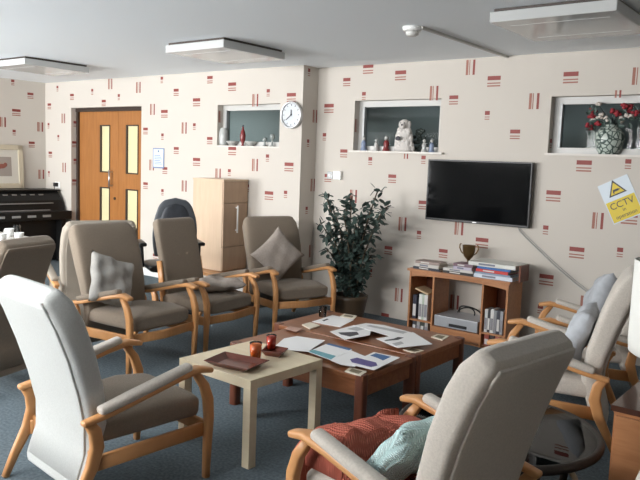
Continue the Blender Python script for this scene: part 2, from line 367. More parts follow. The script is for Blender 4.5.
# ------------------------------------------------------------------ armchairs
SX = .312
def make_chair(name, fab, bw=.285, flat=False, buttons=True, panel=True, backfab=None, padfab=None, recl=0.0, top=.985):
    t = thing(name, 'x', 'armchair')
    MB().sweep([(-.22, 0, .335), (-.05, 0, .343), (.15, 0, .352), (.29, 0, .343)], [.255, .262, .268, .264], [.056, .064, .068, .060], e=5, n=24, rnd=.03).build('seat', fab, t)
    if flat: bp = [(-.22, 0, .32), (-.26, 0, .52), (-.32, 0, .76), (-.375 - recl, 0, top - .02)]; w = [bw] * 4; th = [.045] * 4
    else: bp = [(-.30, 0, .13), (-.245, 0, .25), (-.222, 0, .38), (-.247, 0, .53), (-.293, 0, .69), (-.345, 0, .83), (-.385, 0, .91), (-.405, 0, top - .045)]; w = [bw - .02, bw - .02, bw - .02, bw - .01, bw, bw, bw - .006, bw - .022]; th = [.012, .03, .053, .062, .066, .068, .066, .058]
    b = MB().sweep(bp, w, th, e=5.5, n=36, rnd=.045).build('backrest', backfab or fab, t)
    if panel:
        pp = [Vector(p) + Vector((-th[i] + .001, 0, 0)) for i, p in enumerate(bp)]
        MB().sweep(pp, [x - .03 for x in w], .0065, e=9, n=24).build('back_panel', backfab or fab, b)
    if buttons:
        for y in (-.055, .055): MB().ball((-.262 if not flat else -.262, y, .70), .017, sc=(.5, 1, 1)).build('button', fab, b)
    if flat:
        for s_ in (-1, 1): MB().sweep([(-.235, s_ * (bw + .012), .24), (-.275, s_ * (bw + .012), .52), (-.30, s_ * (bw + .012), .66)], .011, .028, e=4).build('back_post', BEECH, t)
    for s_ in (-1, 1):
        y = s_ * SX
        a = MB().sweep([(-.315, y, .425), (-.2, y, .445), (-.02, y, .49), (.14, y, .53), (.255, y, .552), (.325, y, .538)], [.022, .025, .028, .030, .032, .028], [.014, .014, .015, .016, .017, .014], e=3.5, rnd=.012).build('armrest', BEECH, t)
        MB().sweep([(-.235, y, .466), (-.1, y, .497), (.05, y, .533), (.20, y, .571)], [.028, .032, .032, .030], [.020, .023, .023, .020], e=2.6, n=20, rnd=.016).build('arm_pad', padfab or fab, a)
        MB().sweep([(.318, y, 0), (.322, y, .16), (.328, y, .30), (.322, y, .39), (.297, y, .465), (.245, y, .535)], [.017, .019, .021, .021, .019, .016], [.016, .019, .023, .025, .023, .018], e=4).build('leg', BEECH, t)
        MB().sweep([(-.395, y, 0), (-.345, y, .11), (-.285, y, .22), (-.258, y, .31), (-.268, y, .38), (-.305, y, .435)], [.016, .017, .018, .018, .017, .015], [.015, .020, .027, .031, .028, .020], e=4).build('leg', BEECH, t)
        MB().sweep([(-.28, s_ * (SX - .022), .225), (.32, s_ * (SX - .022), .24)], .012, .034, e=6).build('side_rail', BEECH, t)
    MB().sweep([(.318, -SX + .02, .25), (.328, 0, .24), (.318, SX - .02, .25)], .013, .032, axis=(1, 0, 0), e=6).build('front_rail', BEECH, t)
    MB().sweep([(-.255, -SX + .02, .25), (-.255, SX - .02, .25)], .013, .03, axis=(1, 0, 0), e=6).build('back_rail', BEECH, t)
    return t
def put(t, fx, fy, ang, label, front=.33):
    a = math.radians(ang); t.location = (fx - front * math.cos(a), fy - front * math.sin(a), 0); t.rotation_euler = (0, 0, a); t['label'] = label; t['group'] = 'wooden framed armchairs around the lounge'
    return t
cA = put(make_chair('armchair', FAB, buttons=False, backfab=FABLIT, padfab=FABG, recl=.0), -2.729, 2.324, 84, 'beech armchair in left foreground, its upholstered back lit white and turned to the viewer')  # back and arm pads coloured paler than the seat for the daylight on them
cC = put(make_chair('armchair', FAB, .285), -3.99, 3.316, 3, 'taupe armchair by the double door side, with a crumpled silver cushion on it')
cD = put(make_chair('armchair', FAB, .225, True), -4.08, 4.115, 4, 'taupe armchair with narrow flat back, in front of the office chair')
cE = put(make_chair('armchair', FAB, .295), -3.99, 4.955, -19, 'taupe armchair beside the tall plant, with a cushion standing on its corner')
cG = put(make_chair('armchair', FABG, .275, recl=.0, buttons=False, backfab=FABG), -1.55, 2.255, 171.5, 'grey armchair in right foreground with red knitted throw on its seat')
cH = put(copy_tree(cG), -1.714, 4.039, 192.6, 'grey armchair behind the round glass table, its side to the viewer')
cI = put(copy_tree(cG), -1.785, 4.88, 200, 'grey armchair nearest the wall under the warning sign, mostly hidden')
cB = put(copy_tree(cC), -4.96, 2.19, 196, 'taupe armchair cut off by the left picture edge, its plain back turned to the viewer')
cF = put(make_chair('armchair', mat('light_taupe_upholstery', (.34, .30, .25), .9, bump=.5, bscale=420, spec=.15), .285), -5.85, 3.84, 160, 'armchair standing back to back behind the chair with the silver cushion')
cK = put(copy_tree(cG), -.665, 1.2, 222, 'grey armchair at the lower right picture corner, only its edge showing')
cB.scale = (1, .85, 1); cF.scale = (1, 1.12, .985); cC.scale = (1, 1.02, 1.02); cH.scale = (1, 1, 1.03); cG.scale = (1, 1.02, 1.02)
# ------------------------------------------------------------------ cushions and throw
def pillow(w, h, t, seed, wr=.010, n=22):
    rnd = random.Random(seed); ph = [rnd.uniform(0, 6.3) for _ in range(8)]
    mb = MB(); vs = []; fs = []
    for side in (1, -1):
        for i in range(n + 1):
            for j in range(n + 1):
                u, v = 2 * i / n - 1, 2 * j / n - 1
                k = max(0, (1 - u ** 4)) ** .5 * max(0, (1 - v ** 4)) ** .5
                x = u * w / 2 * (1 - .10 * (1 - v * v) * abs(u) ** 2 ); y = v * h / 2 * (1 - .10 * (1 - u * u) * abs(v) ** 2)
                z = side * t / 2 * k ** .8
                z += k * wr * (math.sin(5 * u + 3 * v + ph[0]) + .7 * math.sin(8 * v - 4 * u + ph[1]) + .5 * math.sin(11 * u + ph[2]))
                vs.append((x, y, z))
    N = n + 1
    for s_ in (0, 1):
        for i in range(n):
            for j in range(n):
                q = [s_ * N * N + i * N + j, s_ * N * N + (i + 1) * N + j, s_ * N * N + (i + 1) * N + j + 1, s_ * N * N + i * N + j + 1]
                fs.append(q if s_ == 0 else q[::-1])
    return mb.add(vs, fs, 0, True)
def cushion(w, h, t, seed, m, c, ux, uy, label, wr=.010, name='cushion'):
    o = pillow(w, h, t, seed, wr).build(name, m)
    X = Vector(ux).normalized(); Z = X.cross(Vector(uy)).normalized(); Y = Z.cross(X)
    o.matrix_world = Matrix.Translation(c) @ Matrix((X, Y, Z)).transposed().to_4x4()
    return tag(o, label, 'cushion', 'cushions on the armchairs')
def loc(ch, x, y, z):
    a = ch.rotation_euler.z; return Vector((ch.location.x + x * math.cos(a) - y * math.sin(a), ch.location.y + x * math.sin(a) + y * math.cos(a), z))
def vec(ch, x, y, z):
    a = ch.rotation_euler.z; return Vector((x * math.cos(a) - y * math.sin(a), x * math.sin(a) + y * math.cos(a), z))
cushion(.39, .39, .12, 1, CUSHG, loc(cC, -.07, -.16, .605), vec(cC, .05, 1, -.36), vec(cC, -.38, .36, 1), 'crumpled silver grey cushion leaning on the back of the chair before the door', .014)
cushion(.44, .40, .10, 2, CUSHB, loc(cD, .06, .07, .47), vec(cD, .6, 1, .0), vec(cD, 1, -.6, .12), 'grey brown cushion lying flat on the seat of the narrow chair', .012)
cushion(.39, .39, .12, 3, CUSHB, loc(cE, -.09, -.065, .645), vec(cE, .10, 1, .95), vec(cE, -.30, -1, .9), 'grey brown cushion standing on its corner in the chair by the plant', .004)
cushion(.46, .46, .15, 4, CUSHL, loc(cI, -.05, .03, .64), vec(cI, .05, 1, .18), vec(cI, -.40, -.1, 1), 'blue grey cushion with dark edge in the chair nearest the wall', .012)
cushion(.44, .38, .12, 5, CUSHL, loc(cH, -.125, .02, .595), vec(cH, .0, 1, .0), vec(cH, -.42, 0, 1), 'pale blue grey cushion leaning in the chair behind the round table', .010)
cushion(.34, .34, .11, 6, KNITT, loc(cG, -.075, .105, .565), vec(cG, .14, 1, .0), vec(cG, -.85, .08, 1), 'pale teal waffle cushion leaning in the foreground chair above the red throw', .006)
# red throw over the seat and front of the foreground chair
def throw():
    mb = MB(); n1, n2 = 46, 34; vs = []; fs = []
    prof = [(-.17, .49), (-.08, .535), (.04, .55), (.13, .55), (.24, .55), (.32, .515), (.362, .44), (.366, .34), (.370, .25), (.378, .16)]
    seg = [0]
    for a, b in zip(prof, prof[1:]): seg.append(seg[-1] + math.hypot(b[0] - a[0], b[1] - a[1]))
    def at(s):
        for i in range(len(seg) - 1):
            if s <= seg[i + 1] + 1e-9:
                k = (s - seg[i]) / (seg[i + 1] - seg[i]); return (prof[i][0] + k * (prof[i + 1][0] - prof[i][0]), prof[i][1] + k * (prof[i + 1][1] - prof[i][1])), i
    for i in range(n1 + 1):
        (x, z), sgi = at(seg[-1] * i / n1)
        for j in range(n2 + 1):
            v = 2 * j / n2 - 1; y = v * .272
            wv = .010 * math.sin(9 * v + 6 * x) + .006 * math.sin(17 * v + 14 * x + 1) + .005 * math.sin(31 * x + 5 * v)
            edge = -.06 * (max(0, abs(v) - .75) / .25) ** 2
            near = min(1, max(0, (.13 - x) / .08)) * min(1, max(0, (y + .06) / .08))
            if sgi < 5: z = z + (.434 - z) * near; wv *= 1 - .8 * near
            if sgi < 5: vs.append((x, y, z + wv + edge + .035 * v * (1 - near) * min(1, max(0, (x + .1) / .2))))
            else: vs.append((x + abs(wv) * 1.6 + .006 * math.sin(22 * v), y, z + .012 * math.sin(6 * v)))
    top = len(vs)
    for a in range(top):
        x, y, z = vs[a]; i = a // (n2 + 1)
        sgi = at(seg[-1] * i / n1)[1]
        vs.append((x, y, .418) if sgi < 5 else (min(x - .014, .352), y, z))
    W = n2 + 1
    for i in range(n1):
        for j in range(n2):
            q = (i * W + j, (i + 1) * W + j, (i + 1) * W + j + 1, i * W + j + 1); fs.append(q); fs.append(tuple(top + k for k in reversed(q)))
    for i in range(n1):
        for j in (0, n2): a, b = i * W + j, (i + 1) * W + j; fs.append((a, b, top + b, top + a))
    for j in range(n2):
        for i in (0, n1): a, b = i * W + j, i * W + j + 1; fs.append((a, b, top + b, top + a))
    return mb.add(vs, fs, 0, True)
th = throw().build('throw_blanket', KNITR); th.location = cG.location.copy(); th.rotation_euler = cG.rotation_euler.copy()
tag(th, 'rust red knitted throw draped over the seat of the foreground armchair', 'throw')
# ------------------------------------------------------------------ pale side table with trays and drinks
sc_ = [atz(*p, .46) for p in ((256.5, 381.5), (183, 360), (247, 338), (319.4, 359))]
sm_ = sum(sc_, Vector()) / 4; sa = math.atan2((sc_[0] - sc_[1]).y, (sc_[0] - sc_[1]).x) * .5 + math.atan2((sc_[3] - sc_[2]).y, (sc_[3] - sc_[2]).x) * .5
st = thing('side_table', 'square pale birch side table holding two dark trays', 'table', (sm_.x, sm_.y, 0), sa)
MB().box(-.275, .275, -.28, .28, .41, .46, bev=.003).build('tabletop', BIRCH, st)
for a in (-1, 1):
    for b in (-1, 1): MB().box(a * .25 - .025, a * .25 + .025, b * .255 - .025, b * .255 + .025, 0, .41, bev=.002).build('leg', BIRCH, st)
def tray(pts, z, label):
    P = [atz(*p, z + .03) for p in pts]; c = sum(P, Vector()) / 4; c.z = z
    mb = MB(); n = 4
    def rg(k, dz): return [Vector((c.x + (p.x - c.x) * k, c.y + (p.y - c.y) * k, z + dz)) for p in P]
    R = [rg(.66, .001), rg(1.0, .03), rg(.97, .033), rg(.66, .010)]
    vs = [v for r in R for v in r]; fs = [(3, 2, 1, 0), (12, 13, 14, 15)]
    for i in range(3):
        for k in range(4): fs.append((i * 4 + k, i * 4 + (k + 1) % 4, (i + 1) * 4 + (k + 1) % 4, (i + 1) * 4 + k))
    o = recentre(mb.add(vs, fs).build('serving_tray', TRAY)); return tag(o, label, 'tray', 'dark wooden trays on the side table')
tray(((203.4, 360.5), (224.5, 351.6), (269.8, 360.5), (247, 370)), .46, 'larger dark red wooden tray with flared rim, nearer the viewer on the side table')
tray(((261, 351), (267, 344.5), (288.4, 348.5), (281, 354)), .46, 'smaller dark wooden tray at the far corner of the side table')
def tumbler(p, r, h, fill, label):
    t = thing('tumbler', label, 'glass', p, group='drinks on the side table' if fill else None)
    MB().lathe([(r * .82, 0), (r * .86, .004), (r, h), (r - .002, h), (r * .84 - .002, .006)], n=24).build('glass_wall', GLASSC, t)
    if fill: MB().lathe([(r * .80, .0065), (r * .955, h * .9)], n=24).build('drink', fill, t)
    return t
p1 = atz(255.5, 359, .472); p2 = atz(271, 349.5, .472)
tumbler(p1, .034, .092, ORANGE, 'tumbler of orange drink standing on the larger tray')
tumbler(p2, .029, .085, REDJ, 'tumbler of dark red drink standing on the smaller tray')
# ------------------------------------------------------------------ pair of low teak coffee tables
def coffee(x0, x1, y0, y1, label):
    t = thing('coffee_table', label, 'table', ((x0 + x1) / 2, (y0 + y1) / 2, 0), 0, 'low teak coffee tables pushed together')
    w, d = (x1 - x0) / 2, (y1 - y0) / 2
    MB().box(-w, w, -d, d, .368, .40, bev=.006).build('tabletop', TEAK, t)
    MB().box(-w + .012, w - .012, -d + .012, d - .012, .275, .368, bev=.003).build('apron', TEAK, t)
    for a in (-1, 1):
        for b in (-1, 1):
            lg = MB().sweep([(a * (w - .028), b * (d - .028), 0), (a * (w - .028), b * (d - .028), .398)], .030, .030, e=4, rnd=.006).build('leg', TEAKD, t)
    return t
CX0, CX1, CY0, CYM, CY1 = -3.10, -2.065, 3.085, 3.66, 4.30
coffee(CX0 + .02, CX1, CY0, CYM - .004, 'low teak coffee table nearer the viewer, touching the pale side table')
coffee(CX0 - .13, CX1, CYM + .004, CY1, 'low teak coffee table farther away, next to the bookcase')
ZT = .4005
_pz = [ZT]
def sheet(pts, label, mats=PAPER, deco=(), cat='paper', name='paper_sheet', th=.0022, grp='papers spread over the coffee tables'):
    z = _pz[0]; _pz[0] += th + .0006
    P = [atz(*p, z + th) for p in pts]; n = len(P); c = sum(P, Vector()) / n; mb = MB()
    if (P[1] - P[0]).cross(P[2] - P[1]).z < 0: P = P[::-1]
    vs = [Vector((p.x, p.y, z)) for p in P] + P
    fs = [tuple(reversed(range(n))), tuple(range(n, 2 * n))] + [(k, (k + 1) % n, n + (k + 1) % n, n + k) for k in range(n)]
    mb.add(vs, fs)
    ms = [mats]
    for dpts, m in deco:
        q = [atz(*p, z + th) + Vector((0, 0, .0003)) for p in dpts]; ms.append(m); mb.add(q, [tuple(range(len(q)))], len(ms) - 1)
    o = recentre(mb.build(name, ms)); return tag(o, label, cat, grp)
sheet([(312, 321.6), (332.5, 315), (354, 319.7), (340, 327)], 'white form on the far left of the coffee tables beside the glass', deco=[([(322, 320.5), (327, 318.6), (329, 319.2), (324, 321.3)], INK)])
sheet([(302, 324.4), (310, 322.1), (320.3, 325.3), (310, 328.5)], 'small cream packet next to the white form', PAPERC, th=.008, name='paper_packet', cat='packet', grp=None)
sheet([(284.7, 328.1), (290.3, 326.3), (302.5, 328.5), (296, 331.9)], 'small pinkish envelope on the far left table edge', mat('pink_paper', (.46, .29, .23), .6), name='envelope', cat='envelope', grp=None)
sheet([(275, 346), (284, 338.4), (297, 336), (325, 340.3), (308, 351.5), (290, 350)], 'large white leaflet fanned out behind the side table')
sheet([(308, 351.6), (326, 344), (352, 349.7), (331, 360)], 'leaflet with a dark blue and teal band, left of the purple one', deco=[([(326, 344.3), (329, 343.3), (352, 348.8), (349, 350.4)], BLUE), ([(308.5, 351.6), (313, 349.5), (336, 356), (331, 359.6)], TEALP)])
sheet([(331, 360.2), (351, 350.4), (366, 356.5), (355, 366.5), (341, 364.5)], 'white sheet between the blue banded leaflet and the purple leaflet')
sheet([(348, 363.5), (374, 352), (400, 357.5), (374, 370)], 'white leaflet with purple oval and blue pictures at the front corner', deco=[([(350, 359.3), (357, 357.6), (376, 362.5), (377.5, 365.6), (371, 367), (352, 362.4)], PURP), ([(370, 355.5), (376, 353.2), (391, 356.8), (383, 360.5), (377, 357.8)], BLUE)])
sheet([(330, 331.5), (354, 325), (371, 328.5), (370, 335), (345, 339.5)], 'newspaper sheet with a dark photograph, left one at the back', deco=[([(338, 332.5), (357, 331.8), (359, 334.5), (350, 336.6), (341, 334.6)], INK), ([(347, 329), (356, 326.6), (366, 328.8), (357, 331)], GREYP)])
sheet([(354, 325.5), (366, 323), (384, 325), (416, 333.5), (398, 338.5)], 'long white newspaper lying across the back of the tables', deco=[([(366, 326), (370, 325), (408, 332), (403, 333.8)], GREYP)])
sheet([(376, 338.5), (413, 332), (432.5, 344), (398, 347.8)], 'white newspaper page with dark picture, rightmost of the papers', deco=[([(384, 340.3), (394, 338.6), (398, 337), (404, 337.6), (398, 339.9), (386, 341)], INK), ([(392, 343.6), (401, 341.4), (404, 343.5), (396, 345.8)], GREYP)])
def coaster(pts, label):
    cs = [Vector((p[0], p[1], 0)) for p in pts]; c = sum(cs, Vector()) / 4
    inner = [((c + (q - c) * .62).x, (c + (q - c) * .62).y) for q in cs]
    _pz[0] = ZT
    return sheet(pts, label, PAPERC, [(inner, mat('coaster_picture', (.19, .16, .10), .5))], 'coaster', 'coaster', .005, 'coasters along the edges of the coffee tables')
coaster([(344.7, 371), (350, 367), (367, 371.4), (360.6, 375.6)], 'coaster with dark picture at the front corner of the nearer table')
coaster([(403, 349.3), (410.6, 347.2), (424, 350.4), (415.5, 353)], 'coaster with dark picture at the right edge where the two tables meet')
coaster([(431, 336.7), (437, 334), (449, 335.8), (442.5, 340)], 'coaster at the far right corner nearest the bookcase')
coaster([(340, 316.2), (344, 313.6), (357, 315.6), (354, 318.6)], 'coaster on the far edge of the tables near the plant pot')
tumbler(atz(322.5, 316.5, ZT), .032, .075, None, 'empty clear tumbler standing on the far edge of the coffee table')
# ------------------------------------------------------------------ round glass table
rt = thing('round_table', 'low round glass table with a dark rim between the grey armchairs', 'table', (-1.265, 3.035, 0))
RR = .45
def torus(R, r, z, n=48, m=10, sz=1.0):
    mb = MB(); vs = []; fs = []
    for i in range(n):
        a = 2 * PI * i / n
        for j in range(m):
            b = 2 * PI * j / m; vs.append(((R + r * math.cos(b)) * math.cos(a), (R + r * math.cos(b)) * math.sin(a), z + sz * r * math.sin(b)))
    for i in range(n):
        for j in range(m): fs.append((i * m + j, ((i + 1) % n) * m + j, ((i + 1) % n) * m + (j + 1) % m, i * m + (j + 1) % m))
    return mb.add(vs, fs, 0, True)
RATT = mat('dark_rattan', (.035, .027, .022), .6, bump=.4, bscale=90)
TAN = mat('tan_rattan', (.36, .26, .16), .5)
torus(RR, .018, .34, sz=1.2).build('rim', RATT, rt)
MB().lathe([(RR - .01, .350), (RR - .01, .357)], n=48).build('glass_top', GLASST, rt)
torus(RR - .09, .014, .14).build('lower_ring', TAN, rt)
for k in range(4):
    a = PI / 4 + k * PI / 2
    MB().tube([(.33 * math.cos(a), .33 * math.sin(a), 0), (.35 * math.cos(a), .35 * math.sin(a), .14), ((RR - .01) * math.cos(a), (RR - .01) * math.sin(a), .33)], .018, 10).build('leg', RATT, rt)
# ------------------------------------------------------------------ bookcase with its contents
BY0, BY1 = 5.56, 5.86
bx0, bx1 = aty(409.5, 275, BY0).x, aty(508.5, 290, BY0).x
bt = .585; tk = .018
xa, xb_ = aty(432, 300, BY0).x, aty(481, 310, BY0).x
SZ = .095
bc = thing('bookcase', 'low brown wooden bookcase under the television, stacked with books', 'bookcase', ((bx0 + bx1) / 2, (BY0 + BY1) / 2, 0))
O_ = Vector(((bx0 + bx1) / 2, (BY0 + BY1) / 2, 0))
def bpart(name, *bx, m=SHELFW):
    mb = MB()
    for b in bx: mb.box(b[0] - O_.x, b[1] - O_.x, b[2] - O_.y, b[3] - O_.y, b[4], b[5], bev=.002)
    return mb.build(name, m, bc)
bpart('top_board', (bx0 - .02, bx1 + .015, BY0 - .012, BY1, bt, bt + .022))
for X in (bx0, bx1 - tk): bpart('side_panel', (X, X + tk, BY0, BY1, 0, bt))
for X in (xa - tk / 2, xb_ - tk / 2): bpart('divider', (X, X + tk, BY0 + .01, BY1, 0, bt))
bpart('shelf', (bx0 + tk, xa - tk / 2, BY0 + .012, BY1, SZ + .03, SZ + .045)); bpart('shelf', (xb_ + tk / 2, bx1 - tk, BY0 + .012, BY1, SZ + .03, SZ + .045))
bpart('middle_shelf', (xa + tk / 2, xb_ - tk / 2, BY0 + .005, BY1, SZ, SZ + .018)); bpart('lower_panel', (xa + tk / 2, xb_ - tk / 2, BY0 + .01, BY0 + .026, .03, SZ))
bpart('plinth', (bx0 + tk, bx1 - tk, BY0 + .02, BY0 + .035, 0, .02), (bx0 + tk, bx1 - tk, BY0 + .02, BY1, .008, .021))
for a, b in ((bx0 + tk, xa - tk / 2), (xb_ + tk / 2, bx1 - tk)): bpart('back_panel', (a, b, BY1 - .006, BY1, .05, bt), m=TEAKD)
va = MB(); nA = 16
for i in range(nA):
    t0, t1 = i / nA, (i + 1) / nA; X0, X1 = bx0 + tk + t0 * (bx1 - bx0 - 2 * tk) - O_.x, bx0 + tk + t1 * (bx1 - bx0 - 2 * tk) - O_.x
    dz = lambda t: .052 - .028 * math.sin(PI * t) ** .6
    y0 = BY0 + .004 - O_.y; y1 = y0 + .014
    vs = [(X0, y0, bt), (X1, y0, bt), (X1, y0, bt - dz(t1)), (X0, y0, bt - dz(t0)), (X0, y1, bt), (X1, y1, bt), (X1, y1, bt - dz(t1)), (X0, y1, bt - dz(t0))]
    va.add(vs, [(0, 1, 2, 3), (7, 6, 5, 4), (3, 2, 6, 7)])
va.build('valance', SHELFW, bc)
COL = {}
def colour(c):
    if c not in COL: COL[c] = mat('cover', c, .45)
    return COL[c]
PAGES = mat('book_pages', (.66, .62, .54), .8)
def book(x0, x1, y0, y1, z0, th, c, label, rz=0, grp='books stacked on top of the bookcase'):
    b = thing('book', label, 'book', ((x0 + x1) / 2, (y0 + y1) / 2, z0), rz, grp); w, d = (x1 - x0) / 2, (y1 - y0) / 2
    MB().box(-w, w, -d, d, 0, .003).box(-w, w, -d, d, th - .003, th).box(-w, w, -d, -d + .003, 0, th).build('cover', colour(c), b)
    MB().box(-w + .004, w - .004, -d + .003, d - .005, .003, th - .003).build('pages', PAGES, b)
    if th > .021: MB().box(-w * .55, w * .15, -d - .0012, -d + .001, th * .28, th * .72).build('spine_label', colour((.60, .58, .55) if sum(c) < .9 else (.16, .17, .22)), b)
    return b
ZB = bt + .022; yb0 = BY0 + .02
def stack(px0, px1, spec, grp, dy=.0):
    z = ZB
    for (c, th, ins, dep, lab) in spec:
        X0, X1 = aty(px0 + ins[0], 270, yb0).x, aty(px1 + ins[1], 270, yb0).x
        book(X0, X1, yb0 + dy, yb0 + dy + dep, z, th, c, lab, random.uniform(-.05, .05), grp); z += th + .0008
    return z
stack(413, 440, [((.02, .025, .04), .022, (0, 0), .17, 'dark blue book at the bottom of the left stack'), ((.55, .52, .48), .030, (1, -1), .17, 'thick cream book in the middle of the left stack'), ((.33, .25, .22), .024, (2, -1), .15, 'brownish book on top of the left stack')], 'left stack of books on the bookcase')
stack(443, 474, [((.03, .03, .03), .022, (0, 0), .17, 'black book at the bottom of the middle stack'), ((.62, .60, .56), .022, (0, -1), .17, 'white book second from the bottom of the middle stack'), ((.50, .46, .56), .026, (10, -2), .16, 'lilac book third in the middle stack'), ((.20, .12, .15), .026, (10, -1), .15, 'dark purple book on top of the middle stack')], 'middle stack of books on the bookcase')
ztop = stack(474, 513, [((.60, .66, .74), .034, (0, 0), .24, 'thick pale blue book at the bottom of the right stack'), ((.25, .33, .45), .016, (1, -3), .24, 'slim grey blue book second in the right stack'), ((.55, .035, .03), .026, (2, -4), .22, 'bright red book in the right stack'), ((.03, .13, .38), .020, (3, -2), .22, 'blue book second from the top of the right stack'), ((.63, .64, .60), .036, (-6, 2), .27, 'large pale book on top of the right stack')], 'right stack of books on the bookcase', .0)
pe = aty(524.5, 270, 5.69)
tag(recentre(MB().box(pe.x - .012, pe.x + .006, 5.60, 5.78, ZB, ZB + .14, bev=.002).build('bookend', TEAKD)), 'dark wooden bookend at the right end of the bookcase top', 'bookend')
tz = aty(468.5, 256, 5.815)
tr = thing('trophy_cup', 'small bronze two handled trophy cup behind the books', 'trophy', (tz.x, 5.815, ZB))
MB().lathe([(.04, 0), (.042, .03), (.03, .035), (.012, .05), (.011, .10), (.02, .115), (.043, .14), (.055, .18), (.058, .235), (.062, .24), (.055, .238), (.04, .15)], n=24).build('cup', BRONZE, tr)
for s_ in (-1, 1): MB().tube([(s_ * .05, 0, .155), (s_ * .075, 0, .175), (s_ * .092, 0, .21), (s_ * .09, 0, .24), (s_ * .078, 0, .248)], .006).build('handle', BRONZE, tr)
# video recorder with cables
vx0, vx1 = xa + .03, xb_ - .025; vz = SZ + .0185
vc = thing('video_recorder', 'silver video recorder on the middle shelf of the bookcase', 'recorder', ((vx0 + vx1) / 2, BY0 + .155, vz))
w = (vx1 - vx0) / 2
MB().box(-w, w, -.15, .15, .008, .105, bev=.004).build('body', SILVP, vc)
MB().box(-w * .30, w * .52, -.153, -.149, .022, .048).build('display', BLACK, vc); MB().box(-w * .95, -w * .36, -.153, -.149, .02, .075).build('front_flap', SILVP, vc)
for a in (-.8, .8): MB().lathe([(.014, 0), (.014, .009)], (a * w, -.11, 0), 10).build('foot', BLACK, vc)
cb = MB(); base = Vector(((vx0 + vx1) / 2 + .02, BY0 + .2, vz + .105))
cb.tube([base + Vector((.11 * math.cos(t), .05 * math.cos(2 * t), .006 + .085 * math.sin(t))) for t in [PI * k / 12 for k in range(13)]], .007)
cb.tube([base + Vector((-.03 + .085 * math.cos(t), .02 + .05 * math.sin(t), .006 + .05 * math.sin(t))) for t in [PI * k / 12 for k in range(13)]], .006)
tag(recentre(cb.build('cable_coil', BLACK)), 'black cable looped on top of the silver video recorder', 'cable')
# upright cases and books in the side compartments
def upright(x0, x1, h, d, c, label, grp, z, lean=0.0, name='video_case', cat='case'):
    t = thing(name, label, cat, ((x0 + x1) / 2, BY0 + .035 + d / 2, z), 0, grp); w = (x1 - x0) / 2
    MB().box(-w, w, -d / 2, d / 2, 0, h, bev=.0015).build('case_body', colour(c), t)
    MB().box(-w * .8, w * .8, -d / 2 - .001, -d / 2 + .001, h * .12, h * .62).build('spine_label', colour((.62, .60, .58) if sum(c) < .6 else (.25, .24, .26)), t)
    t.rotation_euler = (0, lean, 0); return t
zl = SZ + .0455
xs = xb_ + tk / 2 + .012
for i, (c, wd, h, lab) in enumerate([((.60, .60, .58), .027, .20, 'white video case at the left end of the right compartment'), ((.035, .035, .04), .022, .20, 'black video case beside the white one at the left end'), ((.66, .66, .64), .030, .205, 'thick white video case in the middle of the right compartment'), ((.25, .26, .27), .024, .20, 'grey video case right of the thick white one'), ((.04, .045, .06), .028, .205, 'dark navy video case near the right end of the compartment'), ((.30, .31, .33), .026, .20, 'slate video case at the right end of the right compartment')]):
    upright(xs, xs + wd, h, .12, c, lab, 'video cases in the right compartment', zl); xs += wd + .002
xs = bx0 + tk + .075
for i, (c, wd, lab) in enumerate([((.68, .68, .65), .032, 'white book upright in the left compartment, left one'), ((.45, .52, .42), .018, 'slim green book between the two white ones in the left compartment'), ((.66, .64, .62), .036, 'white book upright in the left compartment, right one')]):
    upright(xs, xs + wd, .235, .17, c, lab, 'upright books in the left compartment', zl, 0, 'book', 'book'); xs += wd + .002
upright(bx0 + tk + .012, bx0 + tk + .05, .22, .15, (.03, .03, .05), 'dark book at the left end of the left compartment', 'upright books in the left compartment', zl, 0, 'book', 'book')
en = recentre(MB().box(bx0 + tk + .03, bx0 + tk + .17, BY0 + .03, BY0 + .19, zl + .255, zl + .27, mtx=None).build('envelope', colour((.55, .40, .24)))); en.rotation_euler = (0, .28, 0); en.location.z = zl + .256
tag(en, 'tan envelope lying tilted on top of the white books in the left compartment', 'envelope')
for k in range(4): upright(bx0 + tk + .02 + k * .042, bx0 + tk + .055 + k * .042, (.10), .12, ((.05, .05, .06), (.3, .3, .3), (.06, .07, .06), (.4, .38, .36))[k], 'small %s case on the bottom of the left compartment' % ('black', 'mid grey', 'dark green', 'light grey')[k], 'small cases at the bottom left of the bookcase', .022)
for k in range(3): upright(xb_ + tk / 2 + .02 + k * .05, xb_ + tk / 2 + .062 + k * .05, .095, .12, ((.32, .07, .05), (.06, .04, .04), (.4, .12, .09))[k], 'small %s case on the bottom of the right compartment' % ('dark red', 'brown black', 'bright red')[k], 'small cases at the bottom right of the bookcase', .022)
# ------------------------------------------------------------------ television and its cable
ta, tb, tc_, td = aty(427.2, 158.5, YR - .07), aty(534.2, 163.2, YR - .07), aty(530.8, 229.2, YR - .07), aty(426.2, 218.7, YR - .07)
tx0, tx1, tz0, tz1 = (ta.x + td.x) / 2, (tb.x + tc_.x) / 2 - .018, (tc_.z + td.z) / 2, (ta.z + tb.z) / 2
tv = thing('television', 'large black flat television mounted on the wall above the bookcase', 'television', ((tx0 + tx1) / 2, YR, tz0))
w = (tx1 - tx0) / 2; h = tz1 - tz0
MB().box(-w, w, -.07, -.03, 0, h, bev=.004).build('casing', BLACK, tv)
MB().box(-w + .012, w - .012, -.072, -.069, .02, h - .012).build('screen', SCREEN, tv)
MB().box(-.2, .2, -.03, -.002, h * .25, h * .7).build('wall_bracket', GREYM, tv)
MB().box(-.02, .02, -.073, -.069, .006, .013).build('badge', SILVER, tv)
pts = [aty(*p, YR - .012) for p in ((516, 222), (520, 232), (534, 246), (556, 267), (576, 284), (592, 296), (606, 312), (618, 330))]
pts += [Vector((pts[-1].x + .05, YR - .012, .45)), Vector((pts[-1].x + .09, YR - .012, .25))]
cm = MB().tube(pts, .0045); cm.tube([p + Vector((.012, 0, .014)) for p in pts], .003)
